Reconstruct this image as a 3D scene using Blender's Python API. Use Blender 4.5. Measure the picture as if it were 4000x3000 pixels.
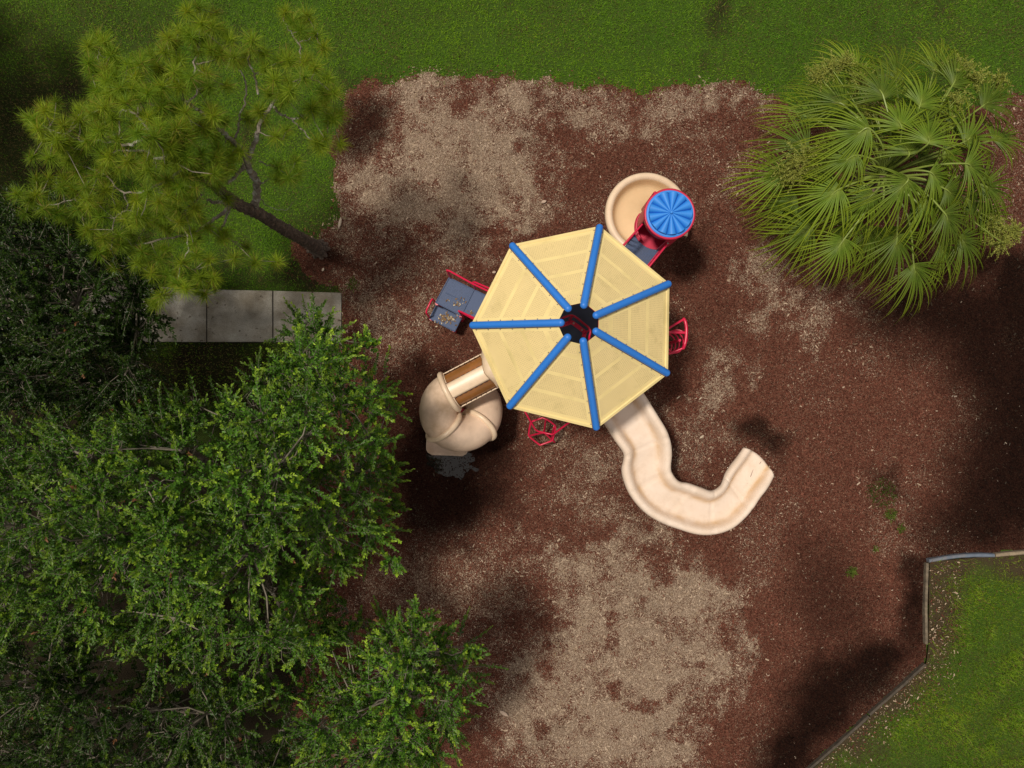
import bpy, math, random
import numpy as np
from mathutils import Vector, Matrix

for o in list(bpy.data.objects):
    bpy.data.objects.remove(o)
random.seed(7)
RNG = np.random.default_rng(11)
R = math.radians
scene = bpy.context.scene
COL = scene.collection

# ------------------------------------------------------------------ camera
H, F = 19.5, 3236.0                     # height above the mulch, focal length in photo pixels
cam_d = bpy.data.cameras.new('camera')
cam_d.sensor_width = 36.0
cam_d.lens = F / 4000.0 * 36.0
cam_d.clip_end = 1000.0
cam = bpy.data.objects.new('camera', cam_d)
COL.objects.link(cam)
cam.location = (0, 0, H)
scene.camera = cam

# ------------------------------------------------------------------ light
world = bpy.data.worlds.new('World')
scene.world = world
world.use_nodes = True
wn = world.node_tree
sky = wn.nodes.new('ShaderNodeTexSky')
sky.sky_type = 'NISHITA'
sky.sun_disc = False
sky.sun_elevation = R(71.9)
sky.sun_rotation = R(-68)
sky.air_density = 1.0
sky.dust_density = 2.0
bg = wn.nodes['Background']
bg.inputs['Strength'].default_value = 0.076
veil = wn.nodes.new('ShaderNodeMix')       # thin high cloud over the blue
veil.data_type = 'RGBA'
cn = wn.nodes.new('ShaderNodeTexNoise')
cn.inputs['Scale'].default_value = 3.0
cn.inputs['Detail'].default_value = 5.0
cr = wn.nodes.new('ShaderNodeMapRange')
cr.inputs[1].default_value = 0.3; cr.inputs[2].default_value = 0.7
cr.inputs[3].default_value = 0.45; cr.inputs[4].default_value = 0.85
wn.links.new(cn.outputs['Fac'], cr.inputs[0])
wn.links.new(cr.outputs[0], veil.inputs[0])
wn.links.new(sky.outputs[0], veil.inputs[6])
veil.inputs[7].default_value = (7.4, 6.6, 5.5, 1)
wn.links.new(veil.outputs[2], bg.inputs['Color'])

sd = bpy.data.lights.new('sun', 'SUN')
sd.energy = 3.2
sd.angle = R(6.0)
sd.color = (1.0, 0.93, 0.80)
sun = bpy.data.objects.new('sun', sd)
COL.objects.link(sun)
SUN_DIR = Vector((0.303, -0.122, -1.0)).normalized()
sun.rotation_euler = SUN_DIR.to_track_quat('-Z', 'Y').to_euler()
sun.location = (-8, 4, 30)

scene.view_settings.view_transform = 'Standard'
scene.view_settings.look = 'None'
scene.view_settings.exposure = 0.0
scene.view_settings.gamma = 1.0
scene.cycles.max_bounces = 8
scene.cycles.transparent_max_bounces = 12

# ------------------------------------------------------------------ helpers
D2F = 4000.0 / 2212.0                   # overview pixels -> photo pixels


def P(px, py, z=0.0):
    """photo pixel seen at height z -> the point in the world"""
    s = (H - z) / F
    return Vector(((px - 2000.0) * s, (1500.0 - py) * s, z))


def PD(x, y, z=0.0):
    return P(x * D2F, y * D2F, z)


def ZC(ox, oy, k):
    return lambda x, y, z=0.0: P(ox + x / k, oy + y / k, z)


def tag(o, label=None, cat=None, group=None, kind=None):
    if label: o['label'] = label
    if cat: o['category'] = cat
    if group: o['group'] = group
    if kind: o['kind'] = kind
    return o


def empty(name, loc=(0, 0, 0), parent=None):
    o = bpy.data.objects.new(name, None)
    o.empty_display_size = 0.2
    COL.objects.link(o)
    o.location = loc
    return o


def link(name, me, mats, parent=None, smooth=True):
    o = bpy.data.objects.new(name, me)
    COL.objects.link(o)
    for m in (mats if isinstance(mats, (list, tuple)) else [mats]):
        me.materials.append(m)
    if smooth:
        me.polygons.foreach_set('use_smooth', np.ones(len(me.polygons), bool))
    if parent is not None:
        o.parent = parent
        pl = parent
        off = Vector((0, 0, 0))
        while pl is not None:
            off += Vector(pl.location)
            pl = pl.parent
        me.transform(Matrix.Translation(-off))
    return o


def arr_mesh(name, verts, faces, color=None, attrs=None):
    """verts (N,3), faces (M,k) numpy -> mesh"""
    me = bpy.data.meshes.new(name)
    verts = np.asarray(verts, np.float32)
    faces = np.asarray(faces, np.int32)
    me.vertices.add(len(verts))
    me.vertices.foreach_set('co', verts.ravel())
    k = faces.shape[1]
    me.loops.add(faces.size)
    me.loops.foreach_set('vertex_index', faces.ravel())
    me.polygons.add(len(faces))
    me.polygons.foreach_set('loop_start', np.arange(0, faces.size, k, dtype=np.int32))
    me.update(calc_edges=True)
    if color is not None:
        a = me.attributes.new('col', 'FLOAT_COLOR', 'POINT')
        c = np.ones((len(verts), 4), np.float32)
        c[:, :3] = color
        a.data.foreach_set('color', c.ravel())
    for n, v in (attrs or {}).items():
        a = me.attributes.new(n, 'FLOAT', 'POINT')
        a.data.foreach_set('value', np.asarray(v, np.float32))
    return me


class MB:
    """collects geometry that becomes ONE mesh"""
    def __init__(self):
        self.v, self.f, self.mi = [], [], []

    def add(self, verts, faces, mat=0):
        n = len(self.v)
        self.v.extend([tuple(p) for p in verts])
        for f in faces:
            self.f.append(tuple(i + n for i in f))
            self.mi.append(mat)

    def tube(self, pts, rad, seg=10, mat=0, closed=False, caps=True, ball=False):
        pts = [Vector(p) for p in pts]
        n = len(pts)
        if not isinstance(rad, (list, tuple)):
            rad = [rad] * n
        if ball:
            # domed ends
            d0 = (pts[0] - pts[1]).normalized(); d1 = (pts[-1] - pts[-2]).normalized()
            pre, pr, suf, sr = [], [], [], []
            for t in (88, 70, 50, 30, 14):
                a = R(t)
                pre.append(pts[0] + d0 * rad[0] * math.sin(a)); pr.append(rad[0] * math.cos(a))
            for t in (14, 30, 50, 70, 88):
                a = R(t)
                suf.append(pts[-1] + d1 * rad[-1] * math.sin(a)); sr.append(rad[-1] * math.cos(a))
            pts = pre + pts + suf; rad = pr + list(rad) + sr
            n = len(pts)
        T = []
        for i in range(n):
            a = pts[(i - 1) % n] if (closed or i > 0) else pts[i]
            b = pts[(i + 1) % n] if (closed or i < n - 1) else pts[i]
            d = b - a
            T.append(d.normalized() if d.length > 1e-9 else Vector((0, 0, 1)))
        up = Vector((0, 0, 1)) if abs(T[0].z) < 0.9 else Vector((1, 0, 0))
        N = (up - T[0] * up.dot(T[0])).normalized()
        vs = []
        for i in range(n):
            N = N - T[i] * N.dot(T[i])
            N = N.normalized() if N.length > 1e-6 else T[i].orthogonal().normalized()
            B = T[i].cross(N)
            for k in range(seg):
                a = 2 * math.pi * k / seg
                vs.append(pts[i] + (N * math.cos(a) + B * math.sin(a)) * rad[i])
        fs = []
        for i in range(n if closed else n - 1):
            j = (i + 1) % n
            for k in range(seg):
                k2 = (k + 1) % seg
                fs.append((i * seg + k, i * seg + k2, j * seg + k2, j * seg + k))
        if caps and not closed:
            fs.append(tuple(range(seg - 1, -1, -1)))
            fs.append(tuple((n - 1) * seg + k for k in range(seg)))
        self.add(vs, fs, mat)

    def prism(self, poly, z0, z1, mat=0, bevel=0.0):
        """closed polygon (list of xy) extruded; z may be per-point lists"""
        n = len(poly)
        z0 = [z0] * n if not isinstance(z0, (list, tuple)) else z0
        z1 = [z1] * n if not isinstance(z1, (list, tuple)) else z1
        area = sum(poly[i][0] * poly[(i + 1) % n][1] - poly[(i + 1) % n][0] * poly[i][1] for i in range(n))
        if area < 0:
            poly = poly[::-1]; z0 = z0[::-1]; z1 = z1[::-1]
        vs = [(p[0], p[1], z0[i]) for i, p in enumerate(poly)]
        if bevel > 0:
            cx = sum(p[0] for p in poly) / n; cy = sum(p[1] for p in poly) / n
            vs += [(p[0], p[1], z1[i] - bevel) for i, p in enumerate(poly)]
            for i, p in enumerate(poly):
                dx, dy = cx - p[0], cy - p[1]
                l = math.hypot(dx, dy)
                vs.append((p[0] + dx / l * bevel, p[1] + dy / l * bevel, z1[i]))
            rings = 3
        else:
            vs += [(p[0], p[1], z1[i]) for i, p in enumerate(poly)]
            rings = 2
        fs = [tuple(range(n - 1, -1, -1)), tuple((rings - 1) * n + i for i in range(n))]
        for r in range(rings - 1):
            for i in range(n):
                j = (i + 1) % n
                fs.append((r * n + i, r * n + j, (r + 1) * n + j, (r + 1) * n + i))
        self.add(vs, fs, mat)

    def disc(self, c, nrm, r, h=0.006, seg=8, mat=0):
        c = Vector(c); nrm = Vector(nrm).normalized()
        self.tube([c, c + nrm * h], [r, r * 0.8], seg, mat)

    def build(self, name, mats, parent=None, smooth=True, angle=40):
        me = bpy.data.meshes.new(name)
        me.from_pydata(self.v, [], self.f)
        me.polygons.foreach_set('material_index', np.array(self.mi, np.int32))
        o = link(name, me, mats, parent, smooth)
        if smooth and angle:
            me.set_sharp_from_angle(angle=R(angle))
        me.update()
        return o


def spline(pts, n=8):
    """Catmull-Rom through points"""
    pts = [Vector(p) for p in pts]
    if len(pts) < 3:
        return [pts[0].lerp(pts[-1], i / n) for i in range(n + 1)]
    q = [pts[0] * 2 - pts[1]] + pts + [pts[-1] * 2 - pts[-2]]
    out = []
    for i in range(1, len(q) - 2):
        for k in range(n):
            t = k / n
            a, b, c, d = q[i - 1], q[i], q[i + 1], q[i + 2]
            out.append(0.5 * ((2 * b) + (c - a) * t + (2 * a - 5 * b + 4 * c - d) * t * t + (3 * b - a - 3 * c + d) * t ** 3))
    out.append(pts[-1])
    return out


# ---- numpy noise and soft polygon masks
_perm = np.random.default_rng(3).random((256, 256)).astype(np.float32)


def vnoise(x, y):
    xi = np.floor(x).astype(int); yi = np.floor(y).astype(int)
    fx = x - xi; fy = y - yi
    fx = fx * fx * (3 - 2 * fx); fy = fy * fy * (3 - 2 * fy)
    g = lambda a, b: _perm[a & 255, b & 255]
    return (g(xi, yi) * (1 - fx) + g(xi + 1, yi) * fx) * (1 - fy) + (g(xi, yi + 1) * (1 - fx) + g(xi + 1, yi + 1) * fx) * fy


def fbm(x, y, s=1.0, oct=4, seed=0):
    v = 0; a = 0.5; tot = 0
    for o in range(oct):
        v = v + a * vnoise(x * s + 17.3 * o + seed * 31.7, y * s + 9.1 * o + seed * 13.3)
        tot += a; a *= 0.55; s *= 2.03
    return v / tot


def sdist(x, y, poly):
    """signed distance (inside positive) to polygon given as list of (x,y)"""
    d2 = np.full(x.shape, 1e9); inside = np.zeros(x.shape, bool)
    n = len(poly)
    for i in range(n):
        ax, ay = poly[i]; bx, by = poly[(i + 1) % n]
        ex, ey = bx - ax, by - ay
        t = np.clip(((x - ax) * ex + (y - ay) * ey) / (ex * ex + ey * ey + 1e-12), 0, 1)
        d2 = np.minimum(d2, (x - ax - t * ex) ** 2 + (y - ay - t * ey) ** 2)
        c = ((ay > y) != (by > y))
        with np.errstate(divide='ignore', invalid='ignore'):
            xx = (bx - ax) * (y - ay) / (by - ay) + ax
        inside ^= c & (x < xx)
    d = np.sqrt(d2)
    return np.where(inside, d, -d)


def gpoly(pts):
    return [tuple(PD(x, y)[:2]) for x, y in pts]


def sstep(a, b, x):
    t = np.clip((x - a) / (b - a), 0, 1)
    return t * t * (3 - 2 * t)


# ------------------------------------------------------------------ materials
def new_mat(name):
    m = bpy.data.materials.new(name)
    m.use_nodes = True
    return m, m.node_tree.nodes, m.node_tree.links, m.node_tree.nodes['Principled BSDF']


def noise_node(N, L, scale, detail=4, rough=0.55, coord='Object'):
    tc = N.new('ShaderNodeTexCoord')
    n = N.new('ShaderNodeTexNoise')
    n.inputs['Scale'].default_value = scale
    n.inputs['Detail'].default_value = detail
    n.inputs['Roughness'].default_value = rough
    L.new(tc.outputs[coord], n.inputs['Vector'])
    return n


def ramp(N, L, src, stops):
    r = N.new('ShaderNodeValToRGB')
    el = r.color_ramp.elements
    while len(el) < len(stops):
        el.new(0.5)
    for e, (p, c) in zip(el, stops):
        e.position = p
        e.color = (*c, 1)
    L.new(src, r.inputs['Fac'])
    return r


def mixc(N, L, fac, a, b, mode='MIX'):
    m = N.new('ShaderNodeMix')
    m.data_type = 'RGBA'
    m.blend_type = mode
    for sock, v in ((0, fac), (6, a), (7, b)):
        if isinstance(v, (int, float)):
            m.inputs[sock].default_value = v
        elif isinstance(v, tuple):
            m.inputs[sock].default_value = (*v, 1)
        else:
            L.new(v, m.inputs[sock])
    return m.outputs[2]


def bump(N, L, h, bsdf, strength=0.3, dist=0.01):
    b = N.new('ShaderNodeBump')
    b.inputs['Strength'].default_value = strength
    b.inputs['Distance'].default_value = dist
    L.new(h, b.inputs['Height'])
    L.new(b.outputs[0], bsdf.inputs['Normal'])


def plain(name, c, rough=0.5, var=0.12, scale=6.0, bumpk=0.15, dirt=None, dirt_amt=0.25, spec=0.5, metal=0.0):
    m, N, L, B = new_mat(name)
    n = noise_node(N, L, scale, 5)
    lo = tuple(x * (1 - var) for x in c); hi = tuple(min(1, x * (1 + var * 0.6)) for x in c)
    r = ramp(N, L, n.outputs['Fac'], [(0.3, lo), (0.7, hi)])
    out = r.outputs[0]
    if dirt:
        n2 = noise_node(N, L, scale * 0.45, 7, 0.65)
        r2 = ramp(N, L, n2.outputs['Fac'], [(0.48, (0, 0, 0)), (0.72, (dirt_amt,) * 3)])
        out = mixc(N, L, r2.outputs[0], out, dirt)
    L.new(out, B.inputs['Base Color'])
    B.inputs['Roughness'].default_value = rough
    B.inputs['Specular IOR Level'].default_value = spec
    B.inputs['Metallic'].default_value = metal
    n3 = noise_node(N, L, scale * 14, 3)
    bump(N, L, n3.outputs['Fac'], B, bumpk, 0.004)
    return m


def leafy(name, trans=0.3, rough=0.45, spec=0.4, tint=(1, 1, 1)):
    m, N, L, B = new_mat(name)
    a = N.new('ShaderNodeAttribute'); a.attribute_name = 'col'
    L.new(a.outputs['Color'], B.inputs['Base Color'])
    B.inputs['Roughness'].default_value = rough
    B.inputs['Specular IOR Level'].default_value = spec
    t = N.new('ShaderNodeBsdfTranslucent')
    c2 = mixc(N, L, 1.0, a.outputs['Color'], (1.5, 1.3, 0.5), 'MULTIPLY')
    L.new(c2, t.inputs['Color'])
    mx = N.new('ShaderNodeMixShader')
    mx.inputs[0].default_value = trans
    L.new(B.outputs[0], mx.inputs[1]); L.new(t.outputs[0], mx.inputs[2])
    L.new(mx.outputs[0], N['Material Output'].inputs['Surface'])
    return m


M = {}
M['basin'] = plain('peach_plastic', (0.74, 0.515, 0.30), 0.38, 0.07, 2.0, 0.05, dirt=(0.46, 0.27, 0.11), dirt_amt=0.3)
M['tan'] = plain('tan_plastic', (0.76, 0.58, 0.42), 0.38, 0.07, 3.0, 0.05, dirt=(0.42, 0.26, 0.12), dirt_amt=0.35)
def worn_tan():
    m, N, L, B = new_mat('worn_tan_plastic')
    n = noise_node(N, L, 2.6, 6, 0.6)
    r = ramp(N, L, n.outputs['Fac'], [(0.3, (0.74, 0.58, 0.46)), (0.7, (0.82, 0.675, 0.57))])
    a = N.new('ShaderNodeAttribute'); a.attribute_name = 'channel_ochre'
    n2 = noise_node(N, L, 1.7, 5, 0.6)
    r2 = ramp(N, L, n2.outputs['Fac'], [(0.38, (0.05,) * 3), (0.62, (0.75,) * 3)])
    f = N.new('ShaderNodeMath'); f.operation = 'MULTIPLY'
    L.new(a.outputs['Fac'], f.inputs[0]); L.new(r2.outputs[0], f.inputs[1])
    c = mixc(N, L, f.outputs[0], r.outputs[0], (0.56, 0.33, 0.13))
    n6 = noise_node(N, L, 4.5, 8, 0.72)
    r6 = ramp(N, L, n6.outputs['Fac'], [(0.50, (0, 0, 0)), (0.72, (0.26, 0.26, 0.26))])
    c = mixc(N, L, r6.outputs[0], c, (0.50, 0.36, 0.25))
    L.new(c, B.inputs['Base Color'])
    B.inputs['Roughness'].default_value = 0.4
    n3 = noise_node(N, L, 40, 3)
    bump(N, L, n3.outputs['Fac'], B, 0.05, 0.004)
    return m


M['tan_worn'] = worn_tan()
M['tan_dull'] = plain('weathered_tan_plastic', (0.72, 0.53, 0.40), 0.34, 0.14, 3.5, 0.05, dirt=(0.30, 0.17, 0.07), dirt_amt=0.55)
M['blue'] = plain('blue_plastic', (0.022, 0.175, 0.62), 0.45, 0.05, 3.0, 0.04)
M['cap_blue'] = plain('sky_blue_plastic', (0.024, 0.215, 0.68), 0.55, 0.05, 3.0, 0.04)
M['red'] = plain('red_paint', (0.58, 0.008, 0.055), 0.32, 0.08, 8.0, 0.04)
M['red_plastic'] = plain('red_plastic', (0.50, 0.008, 0.05), 0.4, 0.08, 4.0, 0.04)
M['amber'] = plain('amber_window', (0.30, 0.115, 0.03), 0.22, 0.25, 3.0, 0.03, dirt=(0.16, 0.08, 0.03), dirt_amt=0.5)
M['steel'] = plain('bolt_steel', (0.42, 0.40, 0.36), 0.4, 0.1, 20, 0.05, metal=0.7)
M['yellow'] = plain('yellow_panel', (0.80, 0.63, 0.29), 0.5, 0.06, 1.6, 0.05, dirt=(0.38, 0.30, 0.12), dirt_amt=0.6)
M['bark_grey'] = plain('twig_bark', (0.21, 0.18, 0.14), 0.9, 0.3, 9, 0.4)
M['rib_seam'] = plain('maroon_seal', (0.10, 0.03, 0.03), 0.7, 0.1, 6, 0.1)
M['wood'] = plain('grey_timber', (0.24, 0.185, 0.125), 0.85, 0.35, 9, 0.6, dirt=(0.08, 0.06, 0.04), dirt_amt=0.6)
M['kerb_plastic'] = plain('grey_blue_border', (0.11, 0.135, 0.18), 0.6, 0.2, 6, 0.2, dirt=(0.22, 0.17, 0.12), dirt_amt=0.6)
M['mid_wood'] = plain('worn_timber', (0.16, 0.125, 0.085), 0.85, 0.45, 9, 0.6, dirt=(0.05, 0.035, 0.025), dirt_amt=0.8)
M['dark_wood'] = plain('damp_timber', (0.075, 0.058, 0.042), 0.85, 0.4, 9, 0.6, dirt=(0.03, 0.022, 0.016), dirt_amt=0.7)
M['leaf_dry'] = plain('dry_leaf', (0.42, 0.31, 0.24), 0.8, 0.2, 30, 0.2)
M['chip_pale'] = plain('pale_wood', (0.46, 0.37, 0.28), 0.8, 0.2, 30, 0.2)
M['boot'] = plain('palm_boot', (0.16, 0.11, 0.075), 0.9, 0.35, 8, 0.5)


def perforated(name, c):
    """sheet steel with round punched holes, laid out in the panel's own UVs"""
    m, N, L, B = new_mat(name)
    n = noise_node(N, L, 2.2, 6, 0.6)
    r = ramp(N, L, n.outputs['Fac'], [(0.3, tuple(x * 0.93 for x in c)), (0.7, c)])
    L.new(r.outputs[0], B.inputs['Base Color'])
    B.inputs['Roughness'].default_value = 0.5
    nd = noise_node(N, L, 1.9, 8, 0.68)
    rd_ = ramp(N, L, nd.outputs['Fac'], [(0.52, (0, 0, 0)), (0.74, (0.55, 0.55, 0.55))])
    cd = mixc(N, L, rd_.outputs[0], r.outputs[0], (0.40, 0.31, 0.13))
    L.new(cd, B.inputs['Base Color'])
    uv = N.new('ShaderNodeUVMap')
    sep = N.new('ShaderNodeSeparateXYZ')
    L.new(uv.outputs[0], sep.inputs[0])

    def mth(op, a, b=None):
        x = N.new('ShaderNodeMath'); x.operation = op
        for i, v in enumerate((a, b)):
            if v is None: continue
            if isinstance(v, (int, float)): x.inputs[i].default_value = v
            else: L.new(v, x.inputs[i])
        return x.outputs[0]
    per = 0.034
    u = mth('SUBTRACT', mth('FRACT', mth('DIVIDE', sep.outputs[0], per)), 0.5)
    v = mth('SUBTRACT', mth('FRACT', mth('DIVIDE', sep.outputs[1], per)), 0.5)
    d = mth('SQRT', mth('ADD', mth('MULTIPLY', u, u), mth('MULTIPLY', v, v)))
    hole = mth('LESS_THAN', d, 0.115)
    tr = N.new('ShaderNodeBsdfTransparent')
    mx = N.new('ShaderNodeMixShader')
    L.new(hole, mx.inputs[0]); L.new(B.outputs[0], mx.inputs[1]); L.new(tr.outputs[0], mx.inputs[2])
    L.new(mx.outputs[0], N['Material Output'].inputs['Surface'])
    return m


M['yellow_perf'] = perforated('yellow_perforated', (0.75, 0.58, 0.275))


def deck_mat():
    m, N, L, B = new_mat('blue_grey_deck')
    tc = N.new('ShaderNodeTexCoord')
    mp = N.new('ShaderNodeMapping'); mp.inputs['Rotation'].default_value = (0, 0, R(-25))
    L.new(tc.outputs['Object'], mp.inputs[0])
    v = N.new('ShaderNodeTexVoronoi'); v.inputs['Scale'].default_value = 34; v.inputs['Randomness'].default_value = 0.15
    L.new(mp.outputs[0], v.inputs['Vector'])
    r = ramp(N, L, v.outputs['Distance'], [(0.22, (0.012, 0.021, 0.050)), (0.36, (0.046, 0.075, 0.165))])
    n = noise_node(N, L, 3.5, 6, 0.65)
    r2 = ramp(N, L, n.outputs['Fac'], [(0.5, (0, 0, 0)), (0.8, (0.35, 0.35, 0.35))])
    c = mixc(N, L, r2.outputs[0], r.outputs[0], (0.085, 0.075, 0.08))
    L.new(c, B.inputs['Base Color'])
    B.inputs['Roughness'].default_value = 0.6
    bump(N, L, v.outputs['Distance'], B, 0.5, 0.01)
    return m


M['deck'] = deck_mat()
M['deck_rim'] = plain('blue_grey_rim', (0.075, 0.105, 0.19), 0.45, 0.1, 6, 0.1)
M['navy'] = plain('navy_deck', (0.030, 0.042, 0.075), 0.5, 0.2, 5, 0.1)


def bark_mat(name, dark, lite, lichen=0.0):
    m, N, L, B = new_mat(name)
    v = noise_node(N, L, 9, 8, 0.7)
    r = ramp(N, L, v.outputs['Fac'], [(0.35, dark), (0.68, lite)])
    c = r.outputs[0]
    if lichen:
        n2 = noise_node(N, L, 7, 3, 0.5)
        r2 = ramp(N, L, n2.outputs['Fac'], [(0.66 - lichen * 0.15, (0, 0, 0)), (0.70 - lichen * 0.15, (0.8, 0.8, 0.8))])
        c = mixc(N, L, r2.outputs[0], c, (0.34, 0.33, 0.29))
    L.new(c, B.inputs['Base Color'])
    B.inputs['Roughness'].default_value = 0.95
    vo = N.new('ShaderNodeTexVoronoi'); vo.inputs['Scale'].default_value = 16
    tc = N.new('ShaderNodeTexCoord'); L.new(tc.outputs['Object'], vo.inputs['Vector'])
    bump(N, L, vo.outputs['Distance'], B, 1.0, 0.03)
    return m


M['pine_bark'] = bark_mat('pine_bark', (0.035, 0.026, 0.020), (0.175, 0.125, 0.098))
M['pine_limb'] = bark_mat('pine_limb_bark', (0.10, 0.08, 0.065), (0.30, 0.255, 0.21), 0.8)
M['oak_bark'] = bark_mat('oak_bark', (0.05, 0.04, 0.03), (0.19, 0.155, 0.115), 0.3)
M['oak_leaf'] = leafy('oak_leaf', 0.30, 0.42, 0.28)
M['needle'] = leafy('pine_needle', 0.45, 0.5, 0.2)
M['palm_leaf'] = leafy('palm_leaf', 0.18, 0.46, 0.25)
M['grass'] = leafy('grass_blade', 0.25, 0.55, 0.2)
M['petiole'] = plain('palm_petiole', (0.20, 0.26, 0.045), 0.45, 0.2, 6, 0.1)


def chip_mat():
    m, N, L, B = new_mat('wood_chip')
    a = N.new('ShaderNodeAttribute'); a.attribute_name = 'col'
    L.new(a.outputs['Color'], B.inputs['Base Color'])
    B.inputs['Roughness'].default_value = 0.85
    B.inputs['Specular IOR Level'].default_value = 0.08
    return m


M['chip'] = chip_mat()


def mulch_mat():
    m, N, L, B = new_mat('wood_mulch')
    pale = N.new('ShaderNodeAttribute'); pale.attribute_name = 'pale'
    wet_shade = N.new('ShaderNodeAttribute'); wet_shade.attribute_name = 'wet_shade'
    tc = N.new('ShaderNodeTexCoord')
    # shredded bark: stretched cells at two scales with warped coordinates
    wrp = N.new('ShaderNodeTexNoise'); wrp.inputs['Scale'].default_value = 7
    L.new(tc.outputs['Object'], wrp.inputs['Vector'])
    add = mixc(N, L, 0.12, tc.outputs['Object'], wrp.outputs['Color'], 'ADD')
    vo = N.new('ShaderNodeTexVoronoi'); vo.inputs['Scale'].default_value = 48
    L.new(add, vo.inputs['Vector'])
    vo2 = N.new('ShaderNodeTexVoronoi'); vo2.inputs['Scale'].default_value = 80
    L.new(add, vo2.inputs['Vector'])
    sep = N.new('ShaderNodeSeparateColor'); L.new(vo.outputs['Color'], sep.inputs[0])
    sep2 = N.new('ShaderNodeSeparateColor'); L.new(vo2.outputs['Color'], sep2.inputs[0])
    brown = ramp(N, L, sep.outputs[0], [(0.0, (0.040, 0.0150, 0.0095)), (0.4, (0.100, 0.0345, 0.0225)), (0.8, (0.145, 0.053, 0.035)), (1.0, (0.18, 0.095, 0.06))])
    tanc = ramp(N, L, sep2.outputs[1], [(0.0, (0.10, 0.058, 0.038)), (0.35, (0.235, 0.160, 0.112)), (0.75, (0.36, 0.265, 0.195)), (1.0, (0.48, 0.38, 0.29))])
    # pale share of the cells
    cmp = N.new('ShaderNodeMath'); cmp.operation = 'SUBTRACT'
    L.new(pale.outputs['Fac'], cmp.inputs[0]); L.new(sep2.outputs[0], cmp.inputs[1])
    th = N.new('ShaderNodeMapRange'); th.inputs[1].default_value = -0.06; th.inputs[2].default_value = 0.06
    L.new(cmp.outputs[0], th.inputs[0])
    c = mixc(N, L, th.outputs[0], brown.outputs[0], tanc.outputs[0])
    wm = N.new('ShaderNodeMath'); wm.operation = 'MULTIPLY'; wm.inputs[1].default_value = 0.97
    L.new(wet_shade.outputs['Fac'], wm.inputs[0])
    c = mixc(N, L, wm.outputs[0], c, mixc(N, L, 1.0, c, (0.10, 0.085, 0.07), 'MULTIPLY'))
    L.new(c, B.inputs['Base Color'])
    B.inputs['Roughness'].default_value = 0.95
    B.inputs['Specular IOR Level'].default_value = 0.08
    bump(N, L, vo.outputs['Distance'], B, 0.9, 0.03)
    return m


M['mulch'] = mulch_mat()


def lawn_mat(name, dry_shade_col):
    m, N, L, B = new_mat(name)
    n = noise_node(N, L, 1.3, 8, 0.7)
    n2 = noise_node(N, L, 26, 6, 0.7)
    r = ramp(N, L, n2.outputs['Fac'], [(0.3, (0.025, 0.050, 0.007)), (0.7, (0.075, 0.14, 0.016))])
    r2 = ramp(N, L, n.outputs['Fac'], [(0.45, (0, 0, 0)), (0.75, (0.6, 0.6, 0.6))])
    dry = N.new('ShaderNodeAttribute'); dry.attribute_name = 'dry'  # mask also carries the painted lawn shade
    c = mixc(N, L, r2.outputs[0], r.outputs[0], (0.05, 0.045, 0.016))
    c = mixc(N, L, dry.outputs['Fac'], c, dry_shade_col)
    L.new(c, B.inputs['Base Color'])
    B.inputs['Roughness'].default_value = 0.95
    B.inputs['Specular IOR Level'].default_value = 0.1
    bump(N, L, n2.outputs['Fac'], B, 1.0, 0.05)
    return m


M['lawn'] = lawn_mat('lawn_soil_and_grass', (0.020, 0.015, 0.008))  # bare soil taken near black to stand for shade under the oaks
M['bank'] = lawn_mat('raised_lawn_soil', (0.060, 0.038, 0.024))


def concrete_mat():
    m, N, L, B = new_mat('concrete')
    n = noise_node(N, L, 1.6, 8, 0.65)
    r = ramp(N, L, n.outputs['Fac'], [(0.3, (0.25, 0.23, 0.195)), (0.5, (0.36, 0.335, 0.29)), (0.72, (0.47, 0.445, 0.395))])
    n2 = noise_node(N, L, 60, 4, 0.7)
    r2 = ramp(N, L, n2.outputs['Fac'], [(0.33, (0.45, 0.42, 0.38)), (0.5, (1, 1, 1))])
    c = mixc(N, L, 1.0, r.outputs[0], r2.outputs[0], 'MULTIPLY')
    n4 = noise_node(N, L, 9, 2, 0.5)
    r4 = ramp(N, L, n4.outputs['Fac'], [(0.27, (0.35, 0.3, 0.25)), (0.33, (1, 1, 1))])
    n5 = noise_node(N, L, 1.1, 7, 0.72)
    r5 = ramp(N, L, n5.outputs['Fac'], [(0.40, (0.66, 0.61, 0.54)), (0.58, (1, 1, 1))])
    c = mixc(N, L, 1.0, c, r5.outputs[0], 'MULTIPLY')
    c = mixc(N, L, 1.0, c, r4.outputs[0], 'MULTIPLY')
    L.new(c, B.inputs['Base Color'])
    B.inputs['Roughness'].default_value = 0.9
    bump(N, L, n2.outputs['Fac'], B, 0.3, 0.01)
    return m


M['concrete'] = concrete_mat()
M['gap'] = plain('joint_soil', (0.03, 0.025, 0.018), 0.95, 0.3, 20, 0.3)


def water_mat():
    m, N, L, B = new_mat('puddle_water')
    B.inputs['Base Color'].default_value = (0.012, 0.010, 0.009, 1)
    B.inputs['Roughness'].default_value = 0.03
    B.inputs['IOR'].default_value = 1.33
    B.inputs['Specular IOR Level'].default_value = 1.0
    n = noise_node(N, L, 9, 3)
    bump(N, L, n.outputs['Fac'], B, 0.05, 0.01)
    return m


M['water'] = water_mat()

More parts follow.
